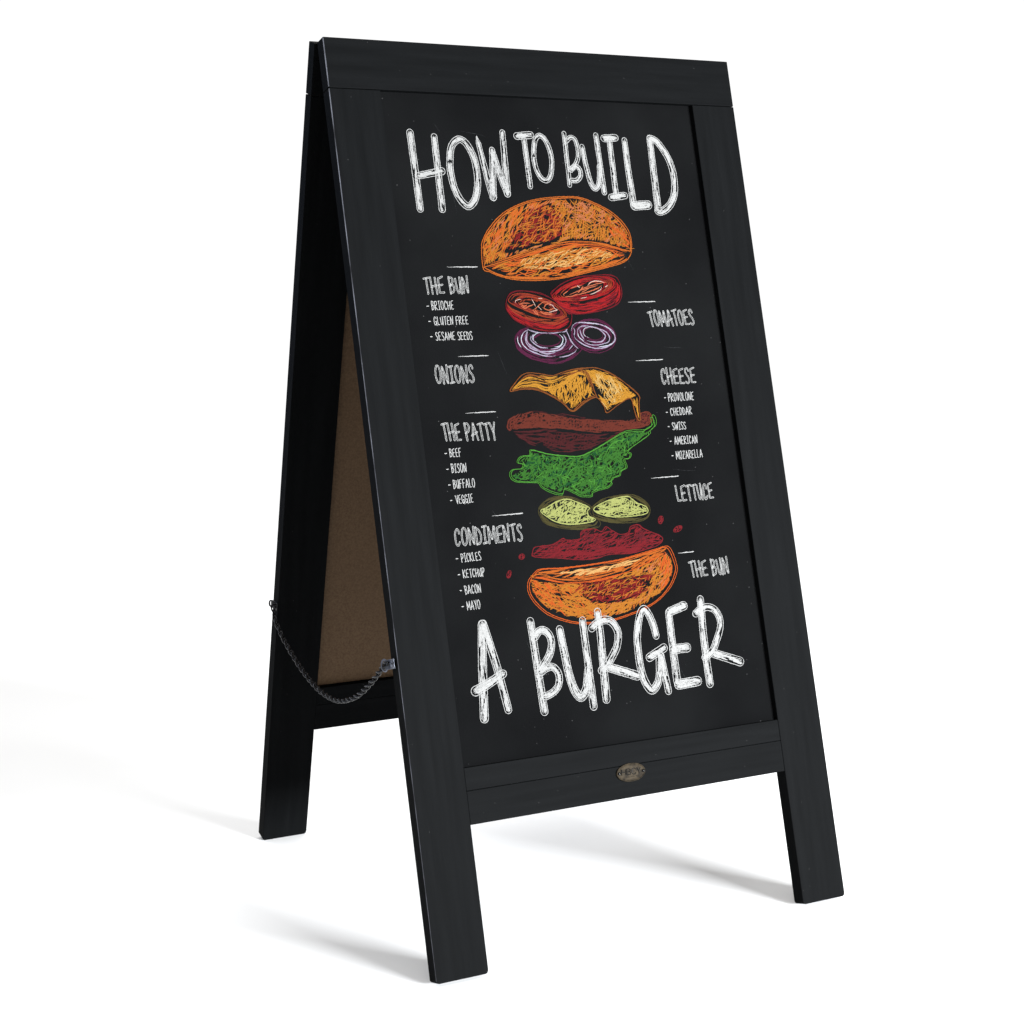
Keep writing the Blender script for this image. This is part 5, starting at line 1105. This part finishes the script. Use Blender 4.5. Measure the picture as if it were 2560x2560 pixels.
n = int(acc[-1] / PITCH)
bm = bmesh.new()
for i in range(n + 1):
    c, t = at_len(acc[-1] * i / n)
    side = Vector((1, 0, 0))
    nrm = side.cross(t).normalized()
    roll = math.radians(38) if i % 2 else math.radians(-38)
    roll += math.radians(8) * math.sin(i * 1.7)
    u = side * math.cos(roll) + nrm * math.sin(roll)          # the link lies in the plane of t and u
    w3 = t.cross(u)
    loop = []
    for k in range(16):
        a = 2 * math.pi * k / 16
        x = math.cos(a); y = math.sin(a)
        tw = 0.0009 * math.sin(2 * a)                         # curb chain: each link is slightly twisted
        loop.append(c + t * (x * LL) + u * (y * LR) + w3 * tw)
    tube_into(bm, loop, WR, 6, True)
chain = link('chain', to_mesh('chain', bm, True), [BLACK_STEEL], sign, Matrix.Identity(4), 'thin black curb chain hanging between the two left legs')

# brackets: a bent zinc tab screwed to the leg's side, with a ring for the chain
def bracket(fn, v, w_screw, w_end, STEEL, rs=1.0):
    bm = bmesh.new()
    s = 1 if w_end > w_screw else -1
    h = 0.0050
    prof = [(w_screw - s * 0.0062, -0.0012), (w_end - s * 0.0030, -0.0012), (w_end, -0.0050), (w_end - s * 0.0006, -0.0058), (w_end - s * 0.0036, -0.0022), (w_screw - s * 0.0062, -0.0022)]
    A = [bm.verts.new(fn(x, v - h, w)) for w, x in prof]
    B = [bm.verts.new(fn(x, v + h, w)) for w, x in prof]
    for i in range(len(prof)):
        j = (i + 1) % len(prof)
        bm.faces.new((A[i], A[j], B[j], B[i]))
    bm.faces.new(A[::-1]); bm.faces.new(B)
    bmesh.ops.recalc_face_normals(bm, faces=bm.faces[:])
    bmesh.ops.bevel(bm, geom=bm.edges[:], offset=0.00025, segments=1, affect='EDGES')
    br = link('chain_bracket', to_mesh('chain_bracket', bm), [STEEL], sign, Matrix.Identity(4))
    # round-headed screw
    bm = bmesh.new()
    n = 20
    loops = []
    for rr, x in ((0.0030, -0.0020), (0.0030, -0.0026), (0.0022, -0.0034), (0.0009, -0.0037), (0.0008, -0.0030)):
        loops.append([bm.verts.new(fn(x, v + rr * math.sin(2 * math.pi * i / n), w_screw + rr * math.cos(2 * math.pi * i / n))) for i in range(n)])
    for P, Q in zip(loops, loops[1:]):
        for i in range(n):
            bm.faces.new((P[i], P[(i + 1) % n], Q[(i + 1) % n], Q[i]))
    bm.faces.new(loops[-1])
    bmesh.ops.recalc_face_normals(bm, faces=bm.faces[:])
    link('screw', to_mesh('screw', bm, True), [STEEL], br, Matrix.Identity(4))
    bm = bmesh.new()
    rc = fn(-0.0050, v - 0.0004, w_end + s * 0.0012)
    ax1 = (fn(0, v + 1, 0) - fn(0, v, 0)).normalized()
    ax2 = (Vector((-1, 0, 0)) * 0.55 + (fn(0, v, 1) - fn(0, v, 0)).normalized() * s * 0.85).normalized()
    tube_into(bm, [rc + ax1 * (0.0060 * rs * math.cos(a)) + ax2 * (0.0036 * rs * math.sin(a)) for a in [2 * math.pi * k / 24 for k in range(24)]], 0.0010, 8, True)
    link('ring', to_mesh('ring', bm, True), [STEEL], br, Matrix.Identity(4))
    return br
bracket(F3, 0.3217, 0.0120, 0.0225, ZINC)
ya, za = CHAIN[0]
vb = (B3(0, 0, TH / 2) - Vector((0, ya, za))).length
bracket(B3, vb + 0.003, 0.0125, 0.0075, BLACK_STEEL, 0.62)
